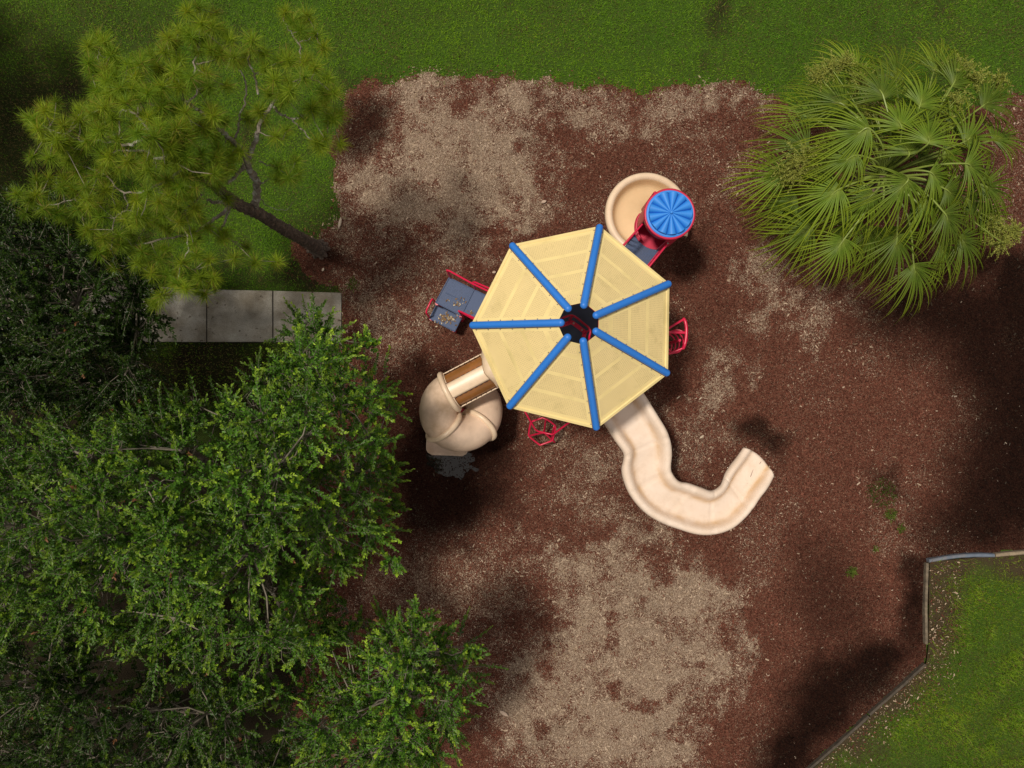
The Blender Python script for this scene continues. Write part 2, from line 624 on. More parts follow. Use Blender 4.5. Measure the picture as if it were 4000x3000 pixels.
# ------------------------------------------------------------------ the ground
MULCH = gpoly([(745, 195), (800, 186), (850, 178), (900, 168), (985, 160), (1100, 172), (1200, 182), (1330, 194), (1460, 186), (1560, 180),
               (1650, 195), (1700, 222), (1740, 244), (1820, 300), (2000, 280), (2120, 230), (2230, 200), (2700, 180), (2700, 1140), (2215, 1188),
               (2002, 1206), (1998, 1390), (1992, 1432), (1740, 1662), (1500, 1900), (600, 1900), (640, 1500), (690, 1300), (680, 1000), (730, 800),
               (738, 738), (738, 633), (712, 618), (650, 590), (628, 560), (636, 530), (690, 500), (732, 470), (724, 400), (716, 350), (712, 300), (748, 250)])
UPLAWN = gpoly([(2002, 1210), (2215, 1192), (2700, 1150), (2700, 2100), (1350, 2100), (1500, 1902), (1742, 1664), (1994, 1433), (2000, 1391)])

PALE = [  # polygon in overview pixels, strength, edge softness (m)
    ([(860, 200), (985, 172), (1165, 180), (1178, 270), (1150, 420), (1130, 480), (1060, 520), (960, 535), (850, 510), (790, 450), (760, 400), (800, 330), (850, 250)], 0.95, 0.45),
    ([(880, 165), (1100, 172), (1330, 196), (1460, 188), (1560, 180), (1650, 198), (1690, 235), (1620, 240), (1500, 255), (1400, 258), (1280, 262), (1165, 275), (900, 220)], 0.66, 0.4),
    ([(1215, 1165), (1330, 1150), (1440, 1190), (1585, 1280), (1592, 1400), (1565, 1480), (1500, 1560), (1470, 1640), (1330, 1690), (1200, 1670), (1110, 1590), (1050, 1510), (1120, 1460), (1185, 1380), (1195, 1250)], 0.93, 0.55),
    ([(1215, 960), (1320, 930), (1345, 980), (1350, 1080), (1430, 1165), (1250, 1165), (1190, 1080)], 0.5, 0.6),
    ([(1495, 865), (1550, 800), (1645, 775), (1620, 825), (1530, 875)], 0.62, 0.25),
    ([(1590, 610), (1640, 545), (1730, 640), (1840, 650), (1760, 705), (1650, 690)], 0.62, 0.4),
    ([(735, 620), (800, 590), (940, 580), (915, 700), (850, 760), (750, 750)], 0.50, 0.6),
    ([(745, 455), (830, 510), (880, 560), (800, 600), (720, 600), (700, 540)], 0.46, 0.5),
    ([(740, 1290), (950, 1200), (1180, 1240), (1100, 1450), (1000, 1460), (960, 1350)], 0.34, 0.7),  # pale share held down here to stand for the oak's half shadow
    ([(1440, 880), (1520, 890), (1550, 950), (1500, 1030), (1455, 1000)], 0.32, 0.4),
    ([(1430, 250), (1640, 240), (1620, 420), (1480, 420)], 0.22, 0.8),
    ([(735, 340), (800, 330), (790, 450), (735, 470)], 0.45, 0.3),
]
WET_SHADE = [  # wet mulch, plus some cast shadows painted into the same mask
    ([(725, 250), (795, 215), (850, 225), (835, 300), (780, 345), (720, 335)], 0.80, 0.3),
    ([(655, 525), (750, 515), (790, 560), (700, 600), (660, 580)], 0.75, 0.4),
    ([(880, 930), (940, 830), (1090, 890), (1120, 980), (1110, 1090), (1010, 1150), (870, 1160), (850, 1010)], 0.85, 0.5),  # wet ground under the tube slide, plus the oak's shadow painted in
    ([(1600, 920), (1650, 895), (1715, 940), (1690, 1010), (1650, 985)], 0.85, 0.3),
    ([(1830, 630), (2040, 590), (2240, 540), (2700, 500), (2700, 1190), (2010, 1200), (2000, 1130), (2075, 900), (2030, 770), (1850, 710)], 0.97, 1.0),  # wet mulch, with the palm's shadow painted into the same patch
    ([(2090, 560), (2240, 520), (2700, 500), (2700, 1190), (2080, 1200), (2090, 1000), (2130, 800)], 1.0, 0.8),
    ([(1735, 1420), (1880, 1370), (2000, 1390), (1850, 1570), (1730, 1700), (1630, 1700), (1680, 1540)], 1.0, 0.6),
    ([(1720, 1150), (1830, 1180), (1900, 1330), (1850, 1390), (1760, 1400), (1710, 1280)], 0.55, 0.7),
    ([(1870, 1010), (1935, 1000), (1960, 1080), (1880, 1110)], 0.65, 0.25),
    ([(1950, 1200), (2010, 1200), (2000, 1400), (1940, 1390)], 0.85, 0.3),
    ([(870, 580), (940, 560), (950, 600), (880, 620)], 0.4, 0.3),  # faint pine shadow painted as a darker spot
    ([(1460, 520), (1530, 480), (1530, 600), (1440, 620)], 0.4, 0.3),  # cast shadow of the capped barrel, painted dark on the mulch
]
PALE = [(gpoly(p), s, w) for p, s, w in PALE]
WET_SHADE = [(gpoly(p), s, w) for p, s, w in WET_SHADE]


def maps(x, y):
    warp = (fbm(x, y, 1.3, 5, 1) - 0.5)
    fine = (fbm(x, y, 4.0, 4, 2) - 0.5)
    pale = np.zeros_like(x)
    for poly, s, w in PALE:
        d = sdist(x, y, poly) + warp * 2.2 + fine * 1.3
        pale = np.maximum(pale, s * sstep(-1.5 * w, 1.5 * w, d))
    hole = sstep(0.60, 0.72, fbm(x, y, 1.9, 4, 5))
    blot = sstep(0.50, 0.66, fbm(x, y, 3.1, 4, 15))
    pale = pale * (1 - 0.8 * hole) * (1 - 0.42 * blot)
    pale = np.clip(pale + 0.015 + (0.18 + .35 * pale) * fine + 0.12 * sstep(0.52, 0.75, fbm(x, y, 0.6, 3, 8)), 0.02, 0.97)
    wet_shade = np.zeros_like(x)
    for poly, s, w in WET_SHADE:
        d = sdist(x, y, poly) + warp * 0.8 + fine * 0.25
        wet_shade = np.maximum(wet_shade, s * sstep(-w, w, d))
    wet_shade = np.clip(wet_shade + 0.14 * sstep(0.58, 0.8, fbm(x, y, 0.9, 4, 12)), 0, 1)
    return pale, wet_shade


def mheight(x, y):
    px, py = PD(984, 1002)[:2]
    dip = np.exp(-(((x - px) / .62) ** 2 + ((y - py) / .50) ** 2) ** 1.5)
    return 0.030 + (fbm(x, y, 0.8, 3, 20) - 0.5) * 0.03 + (fbm(x, y, 4.5, 3, 21) - 0.5) * 0.022 - .022 * dip


def mulch_in(x, y):
    return sdist(x, y, MULCH) + (fbm(x, y, 2.2, 4, 6) - 0.5) * 0.55


# lawn: one sheet to the horizon, finer where the camera looks
def build_lawn():
    c = np.concatenate([[-400, -120, -40, -22], np.arange(-16, 16.01, 0.25), [22, 40, 120, 400]])
    r = np.concatenate([[-400, -120, -40, -20], np.arange(-14, 14.01, 0.25), [20, 40, 120, 400]])
    X, Y = np.meshgrid(c, r)
    Z = np.zeros_like(X)
    nx = len(c)
    v = np.stack([X, Y, Z], -1).reshape(-1, 3)
    i = np.arange(len(r) - 1)[:, None] * nx + np.arange(nx - 1)[None]
    f = np.stack([i, i + 1, i + 1 + nx, i + nx], -1).reshape(-1, 4)
    x, y = v[:, 0], v[:, 1]
    me = arr_mesh('lawn', v, f, attrs={'dry': dry_shade(x, y)})
    tag(link('lawn', me, M['lawn']), kind='structure')


DRY_SHADE = [(gpoly(p), s, w) for p, s, w in [
    ([(-250, 110), (150, 120), (200, 200), (190, 420), (-250, 440)], 0.75, 0.9),  # dark soil painted to deepen the shade of the oak beyond the edge
    ([(160, 740), (560, 740), (640, 830), (560, 900), (100, 900)], 0.9, 0.6),  # dim strip between path and oak, its shadow put into the soil tone
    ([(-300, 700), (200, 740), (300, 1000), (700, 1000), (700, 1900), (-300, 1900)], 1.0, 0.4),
    ([(240, 60), (420, 60), (300, 130)], 0.4, 0.8),
    ([(500, 560), (640, 560), (660, 630), (480, 630)], 0.5, 0.5),
    ([(620, 440), (740, 430), (740, 640), (600, 640)], 0.5, 0.5),
    ([(-100, 0), (380, 0), (330, 120), (-100, 140)], 0.35, 0.8),  # brownish grass, also dimmed in colour for falloff toward the corner
    ([(740, 170), (850, 160), (840, 240), (750, 240)], 0.5, 0.3)]]


def dry_shade(x, y):
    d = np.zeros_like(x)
    for p, s, w in DRY_SHADE:
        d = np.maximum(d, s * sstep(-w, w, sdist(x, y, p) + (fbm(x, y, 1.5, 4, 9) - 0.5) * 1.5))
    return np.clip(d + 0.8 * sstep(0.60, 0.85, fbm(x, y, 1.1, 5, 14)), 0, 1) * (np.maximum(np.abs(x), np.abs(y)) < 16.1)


build_lawn()


def build_mulch():
    st = 0.05
    c = np.arange(-11.0, 16.0, st); r = np.arange(-13, 9.0, st)
    X, Y = np.meshgrid(c, r)
    s = mulch_in(X, Y)
    up = sdist(X, Y, UPLAWN)
    keep = (s > 0) & (up < 0.02)
    nx = len(c)
    idx = np.arange(X.size).reshape(X.shape)
    k = keep[:-1, :-1] | keep[1:, 1:] | keep[:-1, 1:] | keep[1:, :-1]
    f = np.stack([idx[:-1, :-1], idx[:-1, 1:], idx[1:, 1:], idx[1:, :-1]], -1)[k]
    Z = np.minimum(mheight(X, Y), np.clip(0.004 + s * 0.12, 0.004, 1))
    used = np.unique(f)
    remap = np.full(X.size, -1); remap[used] = np.arange(len(used))
    v = np.stack([X, Y, Z], -1).reshape(-1, 3)[used]
    pale, wet_shade = maps(v[:, 0], v[:, 1])
    me = arr_mesh('mulch', v, remap[f], attrs={'pale': pale, 'wet_shade': wet_shade})
    tag(link('mulch', me, M['mulch']), kind='structure')


build_mulch()


def build_chips(n=230000):
    x = RNG.uniform(-8.5, 13.2, n); y = RNG.uniform(-10.2, 8.6, n)
    s = mulch_in(x, y)
    up = sdist(x, y, UPLAWN)
    p = sstep(-0.35, 0.15, s) * (up < -0.02)
    # a thin spill of chips on the raised lawn beside its border
    spill = (up > 0.0) & (up < 1.0) & (x < 10.5) & (RNG.random(n) < 0.75 * np.clip(1 - up, 0, 1) * (fbm(x, y, 1.6, 3, 33) > 0.36))
    keep = (RNG.random(n) < p) | spill
    x, y, s, up = x[keep], y[keep], s[keep], up[keep]
    n = len(x)
    pale, wet_shade = maps(x, y)
    z = np.where(up > 0, 0.155, np.minimum(mheight(x, y), np.clip(0.004 + s * 0.12, 0.004, 1))) + RNG.uniform(0.004, 0.022, n)
    L = RNG.gamma(4, 0.0075, n).clip(0.012, 0.09); W = L * RNG.uniform(0.22, 0.5, n)
    a = RNG.uniform(0, 2 * np.pi, n)
    dx, dy = np.cos(a), np.sin(a)
    tz, tw = RNG.normal(0, 0.22, n), RNG.normal(0, 0.35, n)
    V = np.zeros((n, 4, 3))
    for k, (u, w) in enumerate(((-.5, -.5), (.5, -.35), (.5, .5), (-.45, .4))):
        V[:, k, 0] = x + dx * L * u - dy * W * w
        V[:, k, 1] = y + dy * L * u + dx * W * w
        V[:, k, 2] = z + L * u * tz + W * w * tw
    ispale = RNG.random(n) < np.clip(pale * 1.05, 0, 1)
    t = RNG.random(n)[:, None]
    cp = np.array([0.21, 0.145, 0.092]) * (1 - t) + np.array([0.46, 0.35, 0.26]) * t
    cb = np.array([0.050, 0.018, 0.011]) * (1 - t) + np.array([0.175, 0.066, 0.044]) * t
    c = np.where((np.where(up > 0, RNG.random(n) < .5, ispale))[:, None], cp, cb)
    c = c * (1 - wet_shade * 0.93 * (up <= 0))[:, None]
    # a few sun-bleached chips everywhere
    bl = RNG.random(n) < 0.005
    c[bl] = np.array([0.42, 0.33, 0.26]) * RNG.uniform(0.6, 1.1, (bl.sum(), 1)) * (1 - 0.5 * wet_shade[bl])[:, None]
    col = np.repeat(c, 4, 0)
    f = np.arange(n * 4).reshape(n, 4)
    me = arr_mesh('wood_chips', V.reshape(-1, 3), f, color=col)
    tag(link('wood_chips', me, M['chip'], smooth=False), 'loose bark and wood chips strewn over the mulch', 'wood chips', kind='stuff')


build_chips()


def build_upper_lawn():
    st = 0.1
    c = np.arange(2, 16.0, st); r = np.arange(-15, -3.5, st)
    X, Y = np.meshgrid(c, r)
    D0 = sdist(X, Y, UPLAWN)
    keep = D0 > -0.13
    e = 0.01                               # pull the outermost vertices onto the border line
    gx = (sdist(X + e, Y, UPLAWN) - sdist(X - e, Y, UPLAWN)) / (2 * e)
    gy = (sdist(X, Y + e, UPLAWN) - sdist(X, Y - e, UPLAWN)) / (2 * e)
    mv = np.where(D0 < 0, -D0, 0)
    X = X + gx * mv; Y = Y + gy * mv
    idx = np.arange(X.size).reshape(X.shape)
    k = keep[:-1, :-1] & keep[1:, 1:] & keep[:-1, 1:] & keep[1:, :-1]
    f = np.stack([idx[:-1, :-1], idx[:-1, 1:], idx[1:, 1:], idx[1:, :-1]], -1)[k]
    used = np.unique(f); remap = np.full(X.size, -1); remap[used] = np.arange(len(used))
    Z = 0.13 + (fbm(X, Y, 1.0, 3, 41) - 0.5) * 0.05
    v = np.stack([X, Y, Z], -1).reshape(-1, 3)[used]
    x, y = v[:, 0], v[:, 1]
    edge = sstep(0.8, 0.0, sdist(x, y, UPLAWN) + (fbm(x, y, 1.4, 4, 44) - .5) * 1.4) * 0.9
    me = arr_mesh('raised_lawn', v, remap[f], attrs={'dry': np.clip(edge, 0, 1)})
    tag(link('raised_lawn', me, M['bank']), kind='structure')


build_upper_lawn()


def blades(name, x, y, z, L, W, col, lean=0.6, label=None):
    n = len(x)
    a = RNG.uniform(0, 2 * np.pi, n)
    ln = RNG.uniform(0.2, 1.0, n) * lean
    dx, dy = np.cos(a), np.sin(a)
    hx = L * np.sin(ln * 1.2); hz = L * np.cos(ln * 1.2)
    V = np.zeros((n, 5, 3))
    sx, sy = -dy * W * 0.5, dx * W * 0.5
    V[:, 0] = np.stack([x - sx, y - sy, z], -1)
    V[:, 1] = np.stack([x + sx, y + sy, z], -1)
    mx, my, mz = x + dx * hx * 0.4, y + dy * hx * 0.4, z + hz * 0.65
    V[:, 2] = np.stack([mx + sx * .8, my + sy * .8, mz], -1)
    V[:, 3] = np.stack([mx - sx * .8, my - sy * .8, mz], -1)
    V[:, 4] = np.stack([x + dx * hx, y + dy * hx, z + hz * 0.9], -1)
    b = np.arange(n)[:, None] * 5
    f = np.concatenate([b + np.array([0, 1, 2]), b + np.array([0, 2, 3]), b + np.array([3, 2, 4])], 0)
    me = arr_mesh(name, V.reshape(-1, 3), f, color=np.repeat(col, 5, 0))
    return tag(link(name, me, M['grass'], smooth=False), label, 'grass', kind='stuff')


def grass_col(n, x, y, dry):
    t = RNG.random(n)[:, None]
    g = np.array([0.060, 0.160, 0.006]) * (1 - t) + np.array([0.20, 0.365, 0.015]) * t
    patch = (fbm(x, y, 0.7, 4, 51) - 0.5)[:, None]
    g = g * (1 + patch * np.array([0.9, 0.5, 0.3]))
    d = np.array([0.13, 0.10, 0.035]) * (0.5 + t)
    isdry = (RNG.random(n) < dry * 0.65 + 0.05 + 0.30 * sstep(.5, .75, fbm(x, y, 0.45, 4, 71)))[:, None]
    return np.where(isdry, d, g)


def path_mask(x, y):
    return sdist(x, y, gpoly([(-400, 600), (200, 612), (460, 626), (738, 632), (738, 742), (460, 740), (200, 738), (-400, 735)]))


def build_grass(n=330000):
    x = RNG.uniform(-13.2, 13.4, n); y = RNG.uniform(-0.8, 10.4, n)
    s = mulch_in(x, y)
    dry = dry_shade(x, y)
    pr = sstep(0.22, -0.25, s) * (1 - 0.55 * dry) * (path_mask(x, y) < 0.045 - 0.075 * RNG.random(n) * (fbm(x, y, 2.5, 3, 77) < .56))
    k = RNG.random(n) < pr
    x, y, dry = x[k], y[k], dry[k]
    n = len(x)
    clump = fbm(x, y, 3.0, 3, 60)
    L = RNG.uniform(0.035, 0.085, n) * (0.6 + clump)
    blades('grass', x, y, np.full(n, 0.0), L, RNG.uniform(0.007, 0.013, n), grass_col(n, x, y, dry), 1.0,
           'short green mown grass around the mulch bed')


build_grass()


def build_bank_grass(n=120000):
    x = RNG.uniform(3.0, 13.2, n); y = RNG.uniform(-10.4, -3.6, n)
    d = sdist(x, y, UPLAWN)
    inner = sstep(-.1, 0.75, d + (fbm(x, y, 1.4, 4, 44) - .5) * 1.4)
    k = (d > 0.02) & (RNG.random(n) < 0.28 + 0.72 * inner)
    x, y, inner = x[k], y[k], inner[k]
    n = len(x)
    clump = sstep(0.35, 0.75, fbm(x, y, 1.6, 3, 62))
    L = RNG.uniform(0.05, 0.11, n) * (0.6 + 1.1 * clump)
    c = grass_col(n, x, y, 0.16 + 0.6 * (1 - inner)) * (0.75 + 0.35 * clump)[:, None] * np.array([1.06, .86, 1.0])
    blades('grass', x, y, np.full(n, 0.13), L, RNG.uniform(0.007, 0.012, n), c, 1.1,
           'longer green grass on the raised lawn behind the border timbers')


build_bank_grass()

# ------------------------------------------------------------------ concrete path
def build_path():
    mb = MB()
    joints = [(-420, 598, 735), (-240, 604, 736), (-60, 608, 737), (120, 613, 738), (303, 618, 738.5), (448, 626, 739), (590.5, 628.5, 738.5), (738, 633, 742)]
    for i in range(len(joints) - 1):
        a, b = joints[i], joints[i + 1]
        g = 1.3
        pl = [PD(a[0] + g, a[1]), PD(b[0] - (g if i < len(joints) - 2 else 0), b[1]), PD(b[0] - (g if i < len(joints) - 2 else 0), b[2]), PD(a[0] + g, a[2])]
        mb.prism([tuple(p[:2]) for p in pl], -0.1, 0.052, 0, bevel=0.008)
    base = [PD(-420, 599), PD(737, 634), PD(737, 741), PD(-420, 734)]
    mb.prism([tuple(p[:2]) for p in base], -0.1, 0.028, 1)
    tag(mb.build('path', [M['concrete'], M['gap']], angle=30), kind='structure')


build_path()

# ------------------------------------------------------------------ border timbers
def timber(name, a, b, w, h, mat, label, cat, sag=0.0, bury=0.0):
    a, b = Vector(a), Vector(b)
    d = (b - a).normalized(); s = Vector((-d.y, d.x, 0))
    mb = MB()
    n = 10
    rings = []
    for i in range(n + 1):
        t = i / n
        c = a.lerp(b, t) + s * sag * math.sin(math.pi * t)
        hh = h * (1 - bury * t) + random.uniform(-.006, .006)
        ww = w * random.uniform(.92, 1.05)
        rings.append([c - s * ww / 2, c - s * ww / 2 + Vector((0, 0, hh - .02)), c - s * (ww / 2 - .02) + Vector((0, 0, hh)),
                      c + s * (ww / 2 - .02) + Vector((0, 0, hh)), c + s * ww / 2 + Vector((0, 0, hh - .02)), c + s * ww / 2])
    vs = [p for r in rings for p in r]
    fs = []
    for i in range(n):
        for k in range(6):
            k2 = (k + 1) % 6
            fs.append((i * 6 + k, (i + 1) * 6 + k, (i + 1) * 6 + k2, i * 6 + k2))
    fs.append(tuple(range(6))); fs.append(tuple(n * 6 + k for k in range(5, -1, -1)))
    mb.add(vs, fs)
    o = mb.build(name, mat, angle=35)
    return tag(o, label, cat, 'edging pieces around the raised lawn')


zt = 0.17
timber('border_board', PD(2000, 1209, 0), PD(2140, 1197, 0), 0.085, 0.17, M['kerb_plastic'], 'grey blue plastic border along the top of the raised lawn', 'border', 0.05)
timber('border_board', PD(2142, 1197, 0), PD(2330, 1184, 0), 0.085, 0.17, M['wood'], 'pale soil-covered border running off the right edge of the photo', 'border', 0.02)
timber('border_timber', PD(1998, 1214, 0), PD(1996, 1388, 0), 0.065, 0.15, M['mid_wood'], 'weathered upright wooden timber on the left side of the raised lawn', 'border', -0.02)
timber('border_timber', PD(1994, 1432, 0), PD(1874, 1540, 0), 0.06, 0.145, M['dark_wood'], 'dark slanting timber just below the corner of the raised lawn', 'border', 0.01)
timber('border_timber', PD(1872, 1543, 0), PD(1738, 1663, 0), 0.06, 0.145, M['dark_wood'], 'damp slanting timber meeting the bottom edge of the photo', 'border', 0.01)

# ------------------------------------------------------------------ puddle
def build_puddle():
    cx, cy = PD(984, 1002)[:2]
    mb = MB()
    n = 72
    vs = [(cx, cy, 0.021)]
    for i in range(n):
        a = 2 * math.pi * i / n
        r = 0.66 * (1 + 0.20 * math.sin(2 * a + 0.6) + 0.10 * math.sin(5 * a + 1)) + random.uniform(-.03, .03)
        vs.append((cx + r * math.cos(a) * 1.15, cy + r * math.sin(a) * 0.95, 0.021))
    mb.add(vs, [(0, 1 + i, 1 + (i + 1) % n) for i in range(n)])
    tag(mb.build('puddle', M['water']), 'small dark puddle reflecting the sky below the tube slide exit', 'puddle', kind='structure')


build_puddle()

# ------------------------------------------------------------------ the play structure
CX, CY = 1.20, 1.085                    # axis of the main tower
play = empty('play_structure', (CX, CY, 0))
tag(play, 'large playground structure with yellow seven-sided roof, blue ribs and tan slides', 'playground')
RIB0, STEP = R(76.2), 2 * math.pi / 7
ZR, ZH = 3.70, 4.72
RR, RH = 1.990, 0.36
DECKZ = 1.80


def rp(a, r, lift=0.0):
    """point on the roof cone through the ribs"""
    t = (r - RH) / (RR - RH)
    return Vector((CX + r * math.cos(a), CY + r * math.sin(a), ZH + (ZR - ZH) * t + lift))


def build_roof():
    # frame: steel bars below the ribs and the ring round the top opening; it carries panels and ribs
    fr = MB()
    for k in range(7):
        a = RIB0 + STEP * k
        fr.tube([rp(a, RH - .02, -.09), rp(a, RR - .02, -.09)], 0.028, 8)
    ring = [rp(RIB0 + STEP * k, RH + .05, -.09) for k in range(7)]
    fr.tube(ring, 0.022, 8, closed=True)
    frame = fr.build('roof', M['red'], play)
    frame['label'] = 'seven sided roof of yellow perforated panels and blue ribs'
    for k in range(7):
        a0, a1 = RIB0 + STEP * k, RIB0 + STEP * (k + 1)
        off = 0.062                     # half the gap in which the rib lies
        i0, i1 = rp(a0, RH + .03, -.045), rp(a1, RH + .03, -.045)
        o0, o1 = rp(a0, RR - .02, -.045), rp(a1, RR - .02, -.045)
        ax = ((o0 + o1) / 2 - (i0 + i1) / 2); Lr = ax.length; ax.normalize()
        sx = (o1 - o0).normalized()
        nrm = sx.cross(ax); nrm = nrm if nrm.z > 0 else -nrm
        org = (i0 + i1) / 2
        wi = (i1 - i0).length / 2 - off * 1.03
        wo = (o1 - o0).length / 2 - off * 1.03
        hw = lambda t: wi + (wo - wi) * t

        def pt(u, t, h=0.0):            # u in metres across, t 0..1 along
            return org + sx * u + ax * (Lr * t) + nrm * h
        mb = MB()
        uvs = []

        def quad(us, ts, h, mat):
            ps = [pt(u, t, h) for u, t in zip(us, ts)]
            n = len(mb.v)
            fc = (0, 1, 2, 3)
            nn = (ps[1] - ps[0]).cross(ps[2] - ps[0])
            if nn.z < 0: fc = (3, 2, 1, 0)
            mb.add(ps, [fc], mat)
            uvs.extend([(u, t * Lr) for u, t in zip(us, ts)])
        band = 0.085
        rows = [0.0, 0.045, 0.145, 0.195, 0.41, 0.455, 0.67, 0.715, 0.925, 1.0]
        perf = {1, 3, 5, 7}
        for r in range(len(rows) - 1):
            t0, t1 = rows[r], rows[r + 1]
            w0, w1 = hw(t0), hw(t1)
            if r in perf:
                b0, b1 = max(w0 - band, 0.012), max(w1 - band, 0.012)
                quad((-b0, b0, b1, -b1), (t0, t0, t1, t1), 0, 1)
                quad((-w0, -b0, -b1, -w1), (t0, t0, t1, t1), 0, 0)
                quad((b0, w0, w1, b1), (t0, t0, t1, t1), 0, 0)
            else:
                quad((-w0, w0, w1, -w1), (t0, t0, t1, t1), 0, 0)
        # rolled lip along the eave
        for (h0, h1, ta, tb) in ((0, 0.022, 0.968, 0.974), (0.022, 0.022, 0.974, 1.004), (0.022, -0.07, 1.004, 1.008)):
            wa, wb = hw(ta), hw(tb)
            vs = [pt(-wa, ta, h0), pt(wa, ta, h0), pt(wb, tb, h1), pt(-wb, tb, h1)]
            mb.add(vs, [(0, 1, 2, 3)], 0)
            uvs.extend([(0, 0)] * 4)
        # side flanges folded down
        for sgn in (-1, 1):
            vs = [pt(sgn * hw(0), 0, 0), pt(sgn * hw(1), 1, 0), pt(sgn * hw(1), 1, -.05), pt(sgn * hw(0), 0, -.05)]
            mb.add(vs, [(0, 1, 2, 3)], 0)
            uvs.extend([(0, 0)] * 4)
        for sgn in (-1, 1):
            for t in np.linspace(0.10, 0.965, 7):
                mb.disc(pt(sgn * (hw(t) - 0.032), t, 0.001), nrm, 0.014, 0.008, mat=2)
        uvs.extend([(0, 0)] * (len(mb.v) - len(uvs)))
        o = mb.build('roof_panel', [M['yellow'], M['yellow_perf'], M['steel']], frame, smooth=False)
        uvl = o.data.uv_layers.new(name='UVMap')
        for lp in o.data.loops:
            uvl.data[lp.index].uv = uvs[lp.vertex_index]
    for k in range(7):
        a = RIB0 + STEP * k
        mb = MB()
        mb.tube([rp(a, RH - .03, .025), rp(a, (RH + RR) / 2, .025), rp(a, RR - .045, .025)], 0.069, 20, 0, ball=True)
        # dark seal strips either side
        sd_ = Vector((-math.sin(a), math.cos(a), 0))
        for sgn in (-1, 1):
            mb.tube([rp(a, RH + .03, -.035) + sd_ * sgn * .062, rp(a, RR, -.035) + sd_ * sgn * .062], 0.012, 6, 1)
        mb.build('roof_rib', [M['blue'], M['rib_seam']], frame)


build_roof()


def build_tower():
    mb = MB()
    poly = [(CX + 1.45 * math.cos(RIB0 + STEP * k), CY + 1.45 * math.sin(RIB0 + STEP * k)) for k in range(7)]
    mb.prism(poly, DECKZ - .08, DECKZ, 0, bevel=.01)
    mb.build('deck', M['navy'], play, angle=30)
    for k in range(7):
        a = RIB0 + STEP * k
        p = Vector((CX + 1.52 * math.cos(a), CY + 1.52 * math.sin(a), 0))
        top = rp(a, 1.52, -.12)
        q = MB()
        q.tube([p + Vector((0, 0, -.1)), Vector((p.x, p.y, top.z))], 0.057, 14)
        q.tube([Vector((p.x, p.y, DECKZ - .10)), Vector((p.x, p.y, DECKZ + .01))], 0.068, 14)
        q.build('post', M['red'], play)
    # pipe guard rails on the edges without an exit (panel k lies between rib k and k+1)
    for k in (0, 3):
        a0, a1 = RIB0 + STEP * k, RIB0 + STEP * (k + 1)
        A = Vector((CX + 1.47 * math.cos(a0), CY + 1.47 * math.sin(a0), 0)); Bp = Vector((CX + 1.47 * math.cos(a1), CY + 1.47 * math.sin(a1), 0))
        q = MB()
        for h in (.15, .85):
            q.tube([A + Vector((0, 0, DECKZ + h)), Bp + Vector((0, 0, DECKZ + h))], 0.02, 8)
        for t in np.linspace(.1, .9, 8):
            c = A.lerp(Bp, t)
            q.tube([c + Vector((0, 0, DECKZ + .15)), c + Vector((0, 0, DECKZ + .85))], 0.011, 6)
        q.build('guard_rail', M['red'], play)
    # inner gate of bent red pipe seen through the roof opening
    Z5 = ZC(2150, 1100, 3.687)
    zt_ = DECKZ + .95
    q = MB()
    pts = [Z5(120, 560, zt_ - .25), Z5(190, 520, zt_), Z5(320, 490, zt_), Z5(450, 580, zt_), Z5(570, 690, zt_), Z5(560, 800, zt_ - .02), Z5(560, 860, zt_ - .1)]
    q.tube(spline(pts, 6), 0.022, 10)
    for (x, y) in ((318, 490), (565, 690)):
        t = Z5(x, y, zt_)
        q.tube([t, Vector((t.x, t.y, DECKZ))], 0.018, 8)
    q.tube([Z5(320, 500, zt_ - .02), Z5(240, 620, DECKZ + .35)], .015, 8)
    q.tube([Z5(565, 700, zt_ - .02), Z5(480, 750, DECKZ + .40)], .015, 8)
    q.build('hand_loop', M['red'], play)
    q = MB()
    zb = DECKZ + .45
    p0 = [Z5(130, 640, zb), Z5(240, 605, zb), Z5(300, 585, zb), Z5(360, 620, zb), Z5(450, 690, zb), Z5(490, 730, zb), Z5(480, 800, zb)]
    ps = spline(p0, 5)
    vs, fs = [], []
    for i, p in enumerate(ps):
        d = (ps[min(i + 1, len(ps) - 1)] - ps[max(i - 1, 0)]).normalized(); s = Vector((-d.y, d.x, 0)) * .042
        for w, h in ((-1, 0), (1, 0), (1, -.025), (-1, -.025)):
            vs.append(p + s * w + Vector((0, 0, h)))
    for i in range(len(ps) - 1):
        for k in range(4):
            k2 = (k + 1) % 4
            fs.append((i * 4 + k, i * 4 + k2, (i + 1) * 4 + k2, (i + 1) * 4 + k))
    q.add(vs, fs)
    for (x, y) in ((335, 600), (455, 695)):
        q.disc(Z5(x, y, zb + .001), (0, 0, 1), .022, .012, 10, 1)
    q.build('grip_plate', [M['red'], M['steel']], play)


build_tower()


